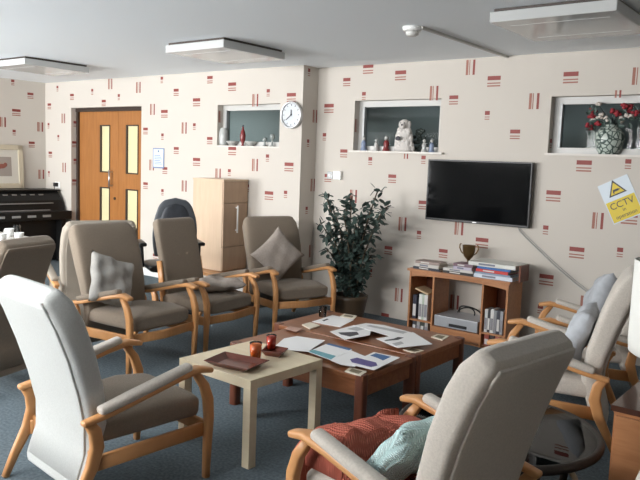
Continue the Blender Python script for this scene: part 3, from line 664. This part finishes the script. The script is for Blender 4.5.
tag(recentre(cm.build('television_cable', mat('cable_grey', (.42, .42, .41), .5))), 'grey cable running down the wall from the television', 'cable')
# ------------------------------------------------------------------ CCTV sign
def text_mesh(body, size, name, m, parent, loc, rot):
    cu = bpy.data.curves.new(name, 'FONT'); cu.body = body; cu.size = size; cu.align_x = 'CENTER'; cu.align_y = 'CENTER'; cu.extrude = .0003
    t = bpy.data.objects.new(name, cu); C.objects.link(t)
    dg = bpy.context.evaluated_depsgraph_get(); me = bpy.data.meshes.new_from_object(t.evaluated_get(dg))
    bpy.data.objects.remove(t); me.materials.clear(); me.materials.append(m)
    o = bpy.data.objects.new(name, me); C.objects.link(o); o.parent = parent; o.matrix_local = Matrix.Translation(loc) @ rot
    return o
sgc = aty(620.5, 199.5, YR)
sg = thing('warning_sign', 'tilted white and yellow CCTV warning sign on the right wall', 'sign', (sgc.x, YR - .001, sgc.z)); sg.rotation_euler = (0, math.radians(-27), 0)
SWX = Matrix.Rotation(PI / 2, 4, 'X')
MB().box(-.125, .125, -.003, 0, -.17, .17).build('backing', SIGNW, sg)
MB().box(-.118, .118, -.0042, -.003, -.162, .012).build('yellow_panel', YELL, sg)
def tri(s0, y0, y1, m, name):
    cx, cz = 0.0, .095
    P = [Vector((cx + s0 * math.cos(a), 0, cz + s0 * math.sin(a) - .008)) for a in (PI / 2, PI / 2 + 2 * PI / 3, PI / 2 + 4 * PI / 3)]
    MB().add([p + Vector((0, y0, 0)) for p in P] + [p + Vector((0, y1, 0)) for p in P], [(0, 1, 2), (5, 4, 3), (0, 3, 4, 1), (1, 4, 5, 2), (2, 5, 3, 0)]).build(name, m, sg)
tri(.085, -.0042, -.003, INK, 'triangle_border'); tri(.064, -.0052, -.0042, YELL, 'triangle')
MB().box(-.026, .018, -.0062, -.0052, .075, .093, mtx=Matrix.Translation((0, 0, .0)) @ Matrix.Rotation(.0, 4, 'Y')).box(-.03, -.02, -.0062, -.0052, .062, .08).box(.018, .03, -.0062, -.0052, .079, .089).build('camera_symbol', INK, sg)
text_mesh('CCTV', .075, 'lettering', INK, sg, (0, -.0046, -.035), SWX)
text_mesh('in', .04, 'lettering', INK, sg, (0, -.0046, -.083), SWX)
text_mesh('operation', .044, 'lettering', INK, sg, (0, -.0046, -.128), SWX)
# ------------------------------------------------------------------ clock, notice, call point, socket
ck = aty(293.3, 115.2, YL)
cl = thing('wall_clock', 'round silver rimmed wall clock on the step of the wall', 'clock', (ck.x, YL, ck.z))
RX = Matrix.Rotation(PI / 2, 4, 'X')
def onwall(o, m=None): o.matrix_local = (m or Matrix()) @ RX; return o
onwall(MB().lathe([(.135, .001), (.143, .02), (.143, .045), (.136, .052), (.124, .047), (.121, .035)], n=40, caps=False).build('rim', SILVER, cl))
onwall(MB().lathe([(.124, .001), (.124, .034)], n=40).build('dial', mat('clock_face', (.52, .55, .58), .4), cl))
tk_ = MB()
for k in range(12):
    a = k * PI / 6; L_ = .018
    tk_.box(-.003, .003, -.037, -.0345, .095, .095 + L_, mtx=Matrix.Rotation(a, 4, 'Y'))
tk_.build('hour_marks', INK, cl)
MB().box(-.004, .004, -.040, -.037, -.015, .085, mtx=Matrix.Rotation(math.radians(233), 4, 'Y')).build('minute_hand', INK, cl)
MB().box(-.005, .005, -.042, -.040, -.01, .055, mtx=Matrix.Rotation(math.radians(2), 4, 'Y')).build('hour_hand', INK, cl)
MB().lathe([(.008, .034), (.008, .045)], n=12).build('pivot', INK, cl).matrix_local = RX
na, nb = aty(153.5, 148, YL), aty(164.2, 168.5, YL)
nt_ = thing('notice', 'blue bordered printed notice on the wall right of the double door', 'notice', ((na.x + nb.x) / 2, YL, nb.z))
w = (nb.x - na.x) / 2; h = na.z - nb.z
MB().box(-w, w, -.006, -.0005, 0, h).build('frame', mat('notice_blue', (.16, .21, .36), .4), nt_); MB().box(-w + .012, w - .012, -.0075, -.006, .016, h - .012).build('sheet', mat('notice_sheet', (.55, .62, .74), .4), nt_)
lm = MB()
for k in range(6): lm.box(-w + .03, w - .03 - .02 * (k % 3), -.0082, -.0075, h * .2 + k * h * .085, h * .2 + k * h * .085 + .006)
lm.box(-.012, .012, -.0082, -.0075, h * .80, h * .89); lm.build('printed_lines', mat('notice_ink', (.10, .14, .24), .6), nt_)
cpp = aty(338.5, 175.3, YR)
tcp = thing('call_point', 'small white wall control beside the tall plant', 'switch', (cpp.x, YR, cpp.z))
MB().box(-.05, .05, -.035, -.0005, -.045, .045, bev=.004).build('housing', WHITE, tcp); MB().box(-.024, .024, -.037, -.034, -.024, .024).build('button_ring', SILVER, tcp); MB().box(-.014, .014, -.039, -.036, -.014, .014).build('button', WHITE, tcp)
sp_ = aty(330.5, 175.2, YR)
tag(recentre(MB().box(sp_.x - .035, sp_.x + .035, YR - .015, YR - .0005, sp_.z - .038, sp_.z + .038, bev=.003).box(sp_.x - .013, sp_.x + .013, YR - .02, YR - .014, sp_.z - .013, sp_.z + .013, 1).build('wall_switch', [GREYM, WHITE])), 'small grey light switch left of the white wall control', 'switch')
so = aty(58, 184, YL)
sk = thing('wall_socket', 'white wall socket with a black plug above the organ', 'socket', (so.x, YL, so.z))
MB().box(-.06, .06, -.012, -.0005, -.06, .03, bev=.002).build('plate', WHITE, sk); MB().box(-.03, .03, -.06, -.012, -.035, .02, bev=.004).build('plug', BLACK, sk)
MB().tube([(-.0, -.05, -.03), (-.02, -.05, -.08), (-.1, -.05, -.12), (-.2, -.04, -.13)], .006).build('plug_cord', BLACK, sk)
# ------------------------------------------------------------------ ceiling lights, detector and conduit
def ceiling_light(x0, x1, y0, y1, label):
    t = thing('ceiling_light', label, 'light', ((x0 + x1) / 2, (y0 + y1) / 2, HC), 0, 'square ceiling lights'); w, d = (x1 - x0) / 2, (y1 - y0) / 2
    MB().box(-w + .02, w - .02, -d + .02, d - .02, -.02, 0).build('mounting_tray', DARKW, t)
    MB().box(-w, w, -d, d, -.085, -.02, bev=.006).build('diffuser', LENS, t)
    for a in (-.3, .3): MB().box(-w * .8, w * .8, a * 2 * d - .006, a * 2 * d + .006, -.0865, -.0845).build('lens_rib', LENS, t)
    return t
ceiling_light(-7.87, -7.14, 4.02, 4.80, 'square ceiling light above the piano end, leftmost of the three')
ceiling_light(-5.03, -4.30, 4.15, 4.92, 'square ceiling light before the wall clock, middle of the three')
ceiling_light(-1.985, -1.22, 4.20, 4.97, 'square ceiling light at the top right, largest of the three')
sd = atz(412.5, 27, HC)
s_o = thing('smoke_detector', 'round white smoke detector on the ceiling', 'detector', (sd.x, sd.y, HC))
MB().lathe([(.07, 0), (.07, -.02), (.062, -.032)], n=24).build('base', WHITE, s_o); MB().lathe([(.048, -.032), (.046, -.055), (.03, -.065)], n=24).build('sensor_head', mat('sensor_grey', (.6, .6, .58), .5), s_o)
tag(recentre(MB().box(sd.x + .06, sd.x + .085, sd.y, YR - .002, HC - .018, HC - .0005).build('cable_trunking', mat('trunking', (.50, .50, .47), .5))), 'thin cable trunking on the ceiling from the detector to the wall', 'trunking')
# ------------------------------------------------------------------ plant
px_, py_ = -3.93, 5.58
pl = thing('potted_plant', 'tall bushy eucalyptus like plant in the corner by the wall step', 'plant', (px_, py_, 0))
MB().lathe([(.13, 0), (.17, .22), (.175, .26), (.16, .262), (.15, .22), (.0, .21)], n=28, caps=False).build('pot', mat('dark_pot', (.07, .045, .025), .4), pl)
MB().lathe([(.0, .225), (.152, .225)], n=24, caps=False).build('soil', STEM, pl)
stm = MB(); lf = MB()
rng = random.Random(11)
tops = []
for (tx, ty_) in ((326, 196), (322, 225), (333, 208), (345, 200), (352, 196), (362, 214), (378, 190), (388, 206), (372, 208), (366, 232), (356, 222), (340, 232), (327, 250), (333, 268), (372, 255), (364, 272), (350, 245), (345, 262), (338, 285), (360, 288), (330, 232), (382, 212), (350, 275), (344, 215)):
    p = aty(tx, ty_, py_ + rng.uniform(-.22, .14)); tops.append(p - Vector((px_, py_, 0)))
def leafq(c, d, up, L, W):
    d = d.normalized(); s_ = d.cross(up).normalized(); n_ = s_.cross(d)
    vs = [c, c + d * L * .3 + s_ * W * .42 + n_ * .004, c + d * L * .7 + s_ * W * .40 + n_ * .004, c + d * L, c + d * L * .7 - s_ * W * .40 + n_ * .004, c + d * L * .3 - s_ * W * .42 + n_ * .004]
    lf.add(vs, [(0, 1, 2, 3), (0, 3, 4, 5)])
for tp in tops:
    b = Vector((rng.uniform(-.05, .05), rng.uniform(-.05, .05), .22)); mid = b.lerp(tp, .5) + Vector((tp.x * -.15, tp.y * -.15, .10))
    pts = []
    for k in range(11):
        t = k / 10; pts.append(b * (1 - t) ** 2 + mid * 2 * t * (1 - t) + tp * t * t)
    stm.tube(pts, .006, 6)
    for k in range(2, 11):
        for _ in range(7 if k > 3 else 4):
            t = pts[k] + Vector((rng.gauss(0, .022), rng.gauss(0, .022), rng.gauss(0, .022)))
            d = Vector((rng.gauss(0, 1), rng.gauss(0, 1), rng.gauss(-.1, .8))); 
            leafq(t, d, Vector((rng.gauss(0, .3), rng.gauss(0, .3), 1)), rng.uniform(.06, .10), rng.uniform(.04, .062))
stm.build('stems', STEM, pl); lf.build('foliage', LEAF, pl)
# ------------------------------------------------------------------ cupboard on its low base, office chair
cx1, cy0 = -5.50, 5.36; cx0 = aty(193, 200, cy0).x; cy1 = 5.735; cz0, cz1 = .31, 1.315
lb = thing('low_table', 'low orange wood base unit under the tall pale cupboard', 'table', ((cx0 + cx1) / 2 + .05, 5.43, 0))
MB().box(-.33, .33, -.22, .30, .27, .305, bev=.003).build('top_board', BEECH, lb); 
for a in (-1, 1):
    for b in (-.18, .26): MB().box(a * .29 - .02, a * .29 + .02, b - .02, b + .02, 0, .27).build('leg', BEECH, lb)
cu = thing('cupboard', 'tall pale wooden cupboard against the wall under the clock', 'cupboard', (cx1, cy0, cz0))
W_ = cx1 - cx0; D_ = cy1 - cy0; H_ = cz1 - cz0
MB().box(-W_, -.02, 0, D_, 0, H_ - .02).build('carcass', CUPB, cu); MB().box(-W_ - .004, .004, -.004, D_, H_ - .02, H_).build('top_board', CUPB, cu)
MB().box(-.02, 0, .004, D_, H_ - .255, H_ - .023, bev=.002).build('flap_door', CUPBD, cu)
dr = MB().box(-.02, 0, .004, D_, .27, H_ - .26, bev=.002).build('door', CUPBD, cu)
MB().tube([(.025, D_ * .52, .42), (.025, D_ * .52, .72)], .010).box(0, .025, D_ * .52 - .008, D_ * .52 + .008, .44, .455).box(0, .025, D_ * .52 - .008, D_ * .52 + .008, .69, .705).build('handle', WHITE, dr)
MB().box(-.02, 0, .004, D_, .004, .265, bev=.002).build('drawer', CUPBD, cu)
oc = thing('office_chair', 'dark mesh office chair with grey rimmed back behind the narrow armchair', 'chair', (-5.42, 4.55, 0), math.radians(150))
MB().sweep([(-.22, 0, .47), (0, 0, .475), (.22, 0, .46)], [.22, .24, .22], .04, e=4, n=20, rnd=.02).build('seat', BLACK, oc)
MESHB = mat('mesh_back', (.028, .032, .04), .5, var=.3, vscale=14)
def oval(z0, z1, hw, xo, th):
    pts = []; ws = []; n = 28
    for k in range(n + 1):
        t = k / n; z = z0 + (z1 - z0) * t; pts.append((xo - .04 * math.sin(PI * t) - .06 * t, 0, z)); ws.append(hw * (.86 + .14 * math.sin(PI * min(1, t * 1.3))) * (max(.0, 1 - (max(0, t - .6) / .4) ** 2.6) ** .42 if t > .6 else 1) + .006)
    return MB().sweep(pts, ws, th, e=3, n=20)
fr_ = oval(.60, 1.155, .205, -.24, .018).build('back_frame', mat('rim_grey', (.07, .078, .09), .5), oc)
oval(.66, 1.10, .150, -.247, .026).build('back_mesh', MESHB, oc)
MB().sweep([(-.23, 0, .46), (-.27, 0, .55), (-.26, 0, .66)], .04, .012).build('back_stem', BLACK, oc)
for s_ in (-1, 1):
    MB().sweep([(-.08, s_ * .27, .47), (-.07, s_ * .28, .68)], .02, .025).sweep([(-.20, s_ * .28, .70), (.10, s_ * .28, .70)], .035, .018, rnd=.01).build('armrest', BLACK, oc)
MB().lathe([(.03, .07), (.03, .44), (.07, .45)], n=16).build('gas_column', BLACK, oc)
for k in range(5):
    a = k * 2 * PI / 5; ft = MB().sweep([(.03 * math.cos(a), .03 * math.sin(a), .10), (.28 * math.cos(a), .28 * math.sin(a), .075)], .022, .015, axis=(0, 0, 1)).build('base_arm', BLACK, oc)
    MB().ball((.28 * math.cos(a), .28 * math.sin(a), .032), .032).build('castor', BLACK, ft)
# ------------------------------------------------------------------ organ, picture, dining table
og = thing('electric_organ', 'black upright organ with two keyboards against the left wall', 'organ', (XL + .012, 5.0, 0))
y0, y1 = -1.3, .715
GLB = mat('organ_black', (.008, .008, .008), .4, spec=.2)
MB().box(.02, .56, y0 + .02, y1 - .02, .02, .62).build('lower_case', GLB, og)
MB().box(.02, .72, y0, y1, .60, .72, bev=.008).build('keybed', GLB, og)
mb = MB(); A = [(.02, .72), (.56, .72), (.50, .86), (.38, .985), (.02, .985)]
vs = [(x, y0 + .06, z) for x, z in A] + [(x, y1 - .02, z) for x, z in A]
mb.add(vs, [(0, 1, 2, 3, 4), (9, 8, 7, 6, 5)] + [(k, (k + 1) % 5, 5 + (k + 1) % 5, 5 + k) for k in range(5)]); mb.build('upper_case', GLB, og)
MB().box(.0, .42, y0 + .03, y1 - .0, .985, 1.005, bev=.004).build('lid', GLB, og)
KEY = mat('keys', (.22, .21, .20), .4)
MB().box(.53, .58, y0 + .2, y1 - .25, .722, .735).build('lower_keyboard', KEY, og); MB().box(.50, .545, y0 + .2, y1 - .18, .815, .828).build('upper_keyboard', KEY, og)
TABM = mat('stop_tabs', (.17, .165, .155), .5)
for k in range(9): MB().box(.41, .435, y1 - .34 - k * .13, y1 - .27 - k * .13, .92, .945, bev=.002).build('stop_tab', TABM, og)
for k in range(4): MB().box(.715, .728, y1 - .45 - k * .22, y1 - .33 - k * .22, .645, .675, bev=.002).build('trim_plate', GREYM, og)
for yy in (y0 + .08, y1 - .12): MB().box(.56, .70, yy - .03, yy + .03, 0, .60).build('leg', GLB, og)
pf = thing('framed_picture', 'picture with a reddish motif in a cream frame standing on the organ', 'picture', (XL + .05, 4.93, 1.006)); pf.rotation_euler = (0, math.radians(-4), 0)
CREAMF = mat('frame_cream', (.50, .44, .33), .45)
hw, hh = .44, .61
MB().box(.0, .03, -hw, hw, 0, .07, bev=.006).box(.0, .03, -hw, hw, hh - .07, hh, bev=.006).box(.0, .03, -hw, -hw + .07, .0, hh, bev=.006).box(.0, .03, hw - .07, hw, .0, hh, bev=.006).build('frame', CREAMF, pf)
MB().box(.0, .012, -hw + .05, hw - .05, .05, hh - .05).build('mount', mat('picture_mount', (.56, .53, .47), .6), pf)
pm = MB().box(.012, .014, -hw + .17, hw - .17, .17, hh - .17)
pm.ball((.0142, .13, .31), .06, 1, (.02, 1.0, .55)).ball((.0144, .18, .33), .03, 1, (.02, 1, 1)).ball((.0142, .06, .28), .05, 1, (.02, 1.2, .3))
pm.build('print', [mat('print_tone', (.30, .26, .23), .6), mat('print_red', (.22, .07, .05), .6)], pf)
dt = thing('dining_table', 'pale dining table at the left picture edge laid with glassware', 'table', (-6.50, 3.13, 0))
MB().box(-.65, .62, -.5, .36, .72, .75, bev=.004).build('tabletop', mat('pale_table', (.50, .47, .43), .3), dt)
for a in (-1, 1):
    for b in (-1, 1): MB().box(a * .55 - .03, a * .55 + .03, b * .36 - .07 - .03, b * .36 - .07 + .03, 0, .72).build('leg', TEAKD, dt)
def cup(x, y, label):
    t = thing('cup', label, 'cup', (x, y, .7505), random.uniform(0, 6), 'cups and glasses on the dining table')
    MB().lathe([(.025, 0), (.03, .006), (.042, .075), (.039, .075), (.027, .01)], n=20).build('bowl', WHITE, t)
    MB().tube([(.038, 0, .062), (.06, 0, .058), (.064, 0, .04), (.055, 0, .022), (.034, 0, .022)], .004).build('handle', WHITE, t); return t
for (a, b, lab) in ((2, 242, 'white cup at the left edge of the dining table'), (9.5, 236.5, 'white cup in the middle of the dining table'), (19, 241, 'white cup farthest back on the dining table')):
    q = atz(a, b, .75); cup(q.x, q.y, lab)
q = atz(17, 235.8, .75); tumbler(q + Vector((0, 0, .0005)), .033, .1, None, 'clear tumbler among the white cups on the dining table')
# ------------------------------------------------------------------ right side: cabinet and lamp
cbx0, cby0, cbz = -.745, 2.98, .60
cb_ = thing('wooden_cabinet', 'brown wooden cabinet with dark top at the right picture edge', 'cabinet', (cbx0, cby0, 0))
MB().box(0, .8, 0, .62, .02, cbz - .025).build('carcass', SHELFW, cb_); MB().box(-.012, .82, -.012, .63, cbz - .025, cbz, bev=.003).build('top_board', mat('cabinet_top', (.07, .028, .018), .15, coat=.5), cb_)
d_ = MB().box(.01, .39, -.016, 0, .05, cbz - .04, bev=.002).build('door', SHELFW, cb_); MB().ball((.35, -.028, .34), .014).build('knob', BRONZE, d_)
d_ = MB().box(.41, .79, -.016, 0, .05, cbz - .04, bev=.002).build('door', SHELFW, cb_); MB().ball((.45, -.028, .34), .014).build('knob', BRONZE, d_)
lp = thing('table_lamp', 'white shaded lamp on the cabinet, cut off by the right picture edge', 'lamp', (-.56, 3.10, cbz + .0005))
MB().lathe([(.09, 0), (.09, .02), (.02, .035), (.016, .22), (.03, .24)], n=24).build('base', WHITE, lp)
MB().lathe([(.165, .215), (.178, .225), (.182, .26), (.182, .60), (.178, .602), (.178, .24)], n=36, caps=False).build('lamp_shade', mat('shade_white', (.80, .80, .76), .7), lp)
MB().ball((0, 0, .30), .035).build('bulb', WHITE, lp)
# ------------------------------------------------------------------ ornaments on the sills
def sill(px, W, Y, d=.05): return Vector((aty(px, 150, Y + d).x, Y + d, W[2] + .0045))
ORW = mat('china_white', (.46, .46, .44), .25); CHB = mat('china_blue', (.20, .25, .36), .3); DKR = mat('dark_red_china', (.20, .03, .03), .25); GRN = mat('dark_green', (.02, .03, .025), .6)
p = sill(223.5, W1, YL, .045); o = recentre(MB().lathe([(.045, 0), (.05, .02), (.055, .10), (.05, .17), (.038, .19), (.042, .20), (.036, .2), (.0, .02)], p, 20).build('vase', mat('grey_china', (.42, .43, .42), .3))); tag(o, 'pale grey vase at the left end of the sill by the clock', 'vase')
p = sill(242.5, W1, YL); t = thing('bottle', 'dark red narrow bottle on the sill by the clock', 'bottle', p)
MB().lathe([(.02, 0), (.012, .02), (.028, .06), (.032, .12), (.02, .17), (.010, .19), (.010, .215)], n=16).build('body', DKR, t); MB().lathe([(.012, .215), (.008, .235)], n=12).build('stopper', INK, t)
for px, lab in ((232.5, 'white dish between the vase and the red bottle'), (251, 'white dish right of the red bottle')):
    p = sill(px, W1, YL); tag(recentre(MB().lathe([(.035, 0), (.07, .04), (.078, .052), (.068, .046), (.03, .008)], p, 20).build('dish', ORW)), lab, 'dish', 'dishes on the clock side sill')
for px, lab, hh_ in ((264.5, 'small glass ornament left of the taller one on the sill by the clock', .10), (272, 'taller glass ornament at the right end of the sill by the clock', .14)):
    p = sill(px, W1, YL); tag(recentre(MB().lathe([(.03, 0), (.012, .02), (.01, hh_ * .5), (.03, hh_ * .65), (.026, hh_ * .9), (.012, hh_)], p, 14).build('glass_ornament', mat('clear_ornament', (.26, .29, .28), .15, spec=.8))), lab, 'ornament', 'glass ornaments by the clock')
def figurine(px, W, Y, h, body, head, label, d=.05):
    p = sill(px, W, Y, d); t = thing('figurine', label, 'figurine', p, 0, 'figurines on the sill left of the television')
    MB().lathe([(h * .26, 0), (h * .24, h * .05), (h * .16, h * .3), (h * .2, h * .5), (h * .13, h * .68), (h * .05, h * .74)], n=14).build('body', body, t)
    MB().ball((0, 0, h * .86), h * .14).build('head', head, t)
    return t
figurine(363.5, W2, YR, .145, CHB, ORW, 'blue and white china figurine at the left end of the sill')
figurine(376, W2, YR, .125, ORW, ORW, 'small white china figurine second from the left on the sill')
figurine(386, W2, YR, .155, DKR, ORW, 'dark red china figurine left of the shaggy white toy')
figurine(424, W2, YR, .125, ORW, ORW, 'small white china figurine just right of the shaggy white toy', .02)
figurine(431.5, W2, YR, .125, CHB, ORW, 'blue and white china figurine at the right end of the sill', .02)
p = sill(403.5, W2, YR, .0)
ty = thing('soft_toy', 'shaggy white soft toy sitting on the sill left of the television', 'toy', p)
mb = MB(); rg = random.Random(3)
mb.lathe([(.10, 0), (.105, .03), (.095, .10), (.075, .18), (.055, .23), (.02, .25)], n=18)
for v in mb.v: v.y *= .6
for _ in range(60):
    a = rg.uniform(0, 6.28); z = rg.uniform(.0, .2); r = .1 - z * .22
    mb.ball((r * math.cos(a), r * math.sin(a) * .45, z + .02), rg.uniform(.018, .028), 0, (1, 1, 1.5), 6, 5)
mb.build('body', PLUSH, ty)
hd = MB().ball((.008, -.015, .265), .052, 0, (1.05, 1, .95)).ball((.015, -.055, .25), .03).build('head', PLUSH, ty)
for s_ in (-1, 1): MB().ball((.008 + s_ * .052, -.01, .262), .024, 0, (.6, .8, 1.5)).build('ear', PLUSH, hd); MB().ball((.012 + s_ * .02, -.063, .275), .006).build('eye', INK, hd)
MB().ball((.018, -.085, .255), .009).build('nose', INK, hd)
MB().ball((-.02, -.082, .125), .03, 0, (1, .3, .75)).build('dark_patch', INK, ty)
p = sill(419, W2, YR, .082); mb = MB()
for k in range(26): mb.ball((p.x + rg.gauss(0, .03), p.y + rg.gauss(0, .004), p.z + rg.uniform(.03, .22)), .020, 0, (1.2, .6, .9), 6, 5)
mb.lathe([(.018, 0), (.02, .05)], p, 12)
tag(recentre(mb.build('dark_ornament', GRN)), 'dark leafy ornament behind the small figurines on the sill', 'ornament')
# flower vase
p = sill(608.5, W3, YR, .045)
vs_ = thing('flower_vase', 'green and white patterned vase of red flowers on the right sill', 'vase', p)
VP = mat('vase_pattern', (.56, .60, .54), .3); ntv = VP.node_tree; bb = ntv.nodes['Principled BSDF']
vo = ntv.nodes.new('ShaderNodeTexVoronoi'); vo.feature = 'DISTANCE_TO_EDGE'; vo.inputs['Scale'].default_value = 26; tcn = ntv.nodes.new('ShaderNodeTexCoord'); ntv.links.new(tcn.outputs['Object'], vo.inputs['Vector'])
rp = ntv.nodes.new('ShaderNodeValToRGB'); rp.color_ramp.elements[0].color = (.04, .07, .06, 1); rp.color_ramp.elements[0].position = .06; rp.color_ramp.elements[1].color = (.46, .52, .47, 1); rp.color_ramp.elements[1].position = .13
ntv.links.new(vo.outputs['Distance'], rp.inputs['Fac']); ntv.links.new(rp.outputs['Color'], bb.inputs['Base Color'])
MB().lathe([(.075, 0), (.08, .012), (.10, .05), (.118, .12), (.112, .17), (.08, .212), (.05, .225), (.054, .24), (.045, .24), (.04, .225)], n=32, caps=False).build('vase_body', VP, vs_)
FR = mat('flower_red', (.27, .022, .032), .8); FWh = mat('flower_white', (.55, .50, .45), .7)
sm2 = MB(); lv = MB(); rg = random.Random(5)
for (fx, fy, m_) in ((592, 117, FR), (598, 124, FR), (590, 126.5, FR), (594, 111, FR), (614, 111, FR), (617, 114, FR), (625, 106, FR), (631, 107, FR), (629, 110, FR), (601, 116, FWh), (594, 118.5, FWh), (605, 119, FWh), (626, 116, FWh), (631, 117, FWh), (598, 104, FWh), (637, 112, FR), (622, 120, FWh)):
    q = aty(fx, fy, YR + rg.uniform(.0, .06)) - p
    sm2.tube([(rg.uniform(-.02, .02), 0, .22), (q.x * .5, q.y * .5, .22 + (q.z - .22) * .6), q], .003, 6)
    fm = MB()
    for k in range(7): fm.ball(q + Vector((rg.gauss(0, .012), rg.gauss(0, .010), rg.gauss(0, .010))), .017 if m_ is FR else .016, 0, (1, 1, .8), 6, 5)
    fm.build('flower', m_, vs_)
    for k in range(3):
        lf = lv; leafq(q + Vector((rg.gauss(0, .03), rg.gauss(0, .015), rg.gauss(-.03, .02))), Vector((rg.gauss(0, 1), rg.gauss(0, .5), rg.gauss(0, 1))), Vector((.1, -1, .2)), .06, .03)
sm2.build('stems', GRN, vs_); lv.build('leaves', LEAF, vs_)
# ------------------------------------------------------------------ light
wd = bpy.data.worlds.new('world'); SC.world = wd; wd.use_nodes = True
bg = wd.node_tree.nodes['Background']; bg.inputs['Color'].default_value = (.90, .95, 1.0, 1); bg.inputs['Strength'].default_value = 1.0
def area(name, loc, rot, sx_, sy_, power, col, spread=180):
    l = bpy.data.lights.new(name, 'AREA'); l.shape = 'RECTANGLE'; l.size = sx_; l.size_y = sy_; l.energy = power; l.color = col; l.spread = math.radians(spread)
    o = bpy.data.objects.new(name, l); C.objects.link(o); o.location = loc; o.rotation_euler = rot; return o
for i, (a, b, c, d) in enumerate(FW):  # sky and ground lamps, also outside the two added high openings
    area('daylight', ((a + b) / 2, YF - .35, c + (d - c) * .7), (math.radians(90 - (20, 28, 28)[i]), 0, 0), b - a, d - c, (150, 150, 150)[i], (1.0, .985, .965))
    area('ground_light', ((a + b) / 2, YF - .35, c + (d - c) * .3), (math.radians(90 + 28), 0, 0), b - a, (d - c) * .7, (520, 190, 150)[i], (.97, .985, 1.0))
area('passage_fill', (-8.4, 7.4, HC - .05), (0, 0, 0), 2.0, .6, 40, (.9, 1, 1))  # unseen fill added to brighten the view through the small windows
vs = SC.view_settings; vs.view_transform = 'Standard'; vs.look = 'None'; vs.exposure = -0.30; vs.gamma = 1.0; vs.use_curve_mapping = False
SC.cycles.max_bounces = 10; SC.cycles.diffuse_bounces = 6; SC.cycles.use_denoising = True; SC.cycles.transparent_max_bounces = 12
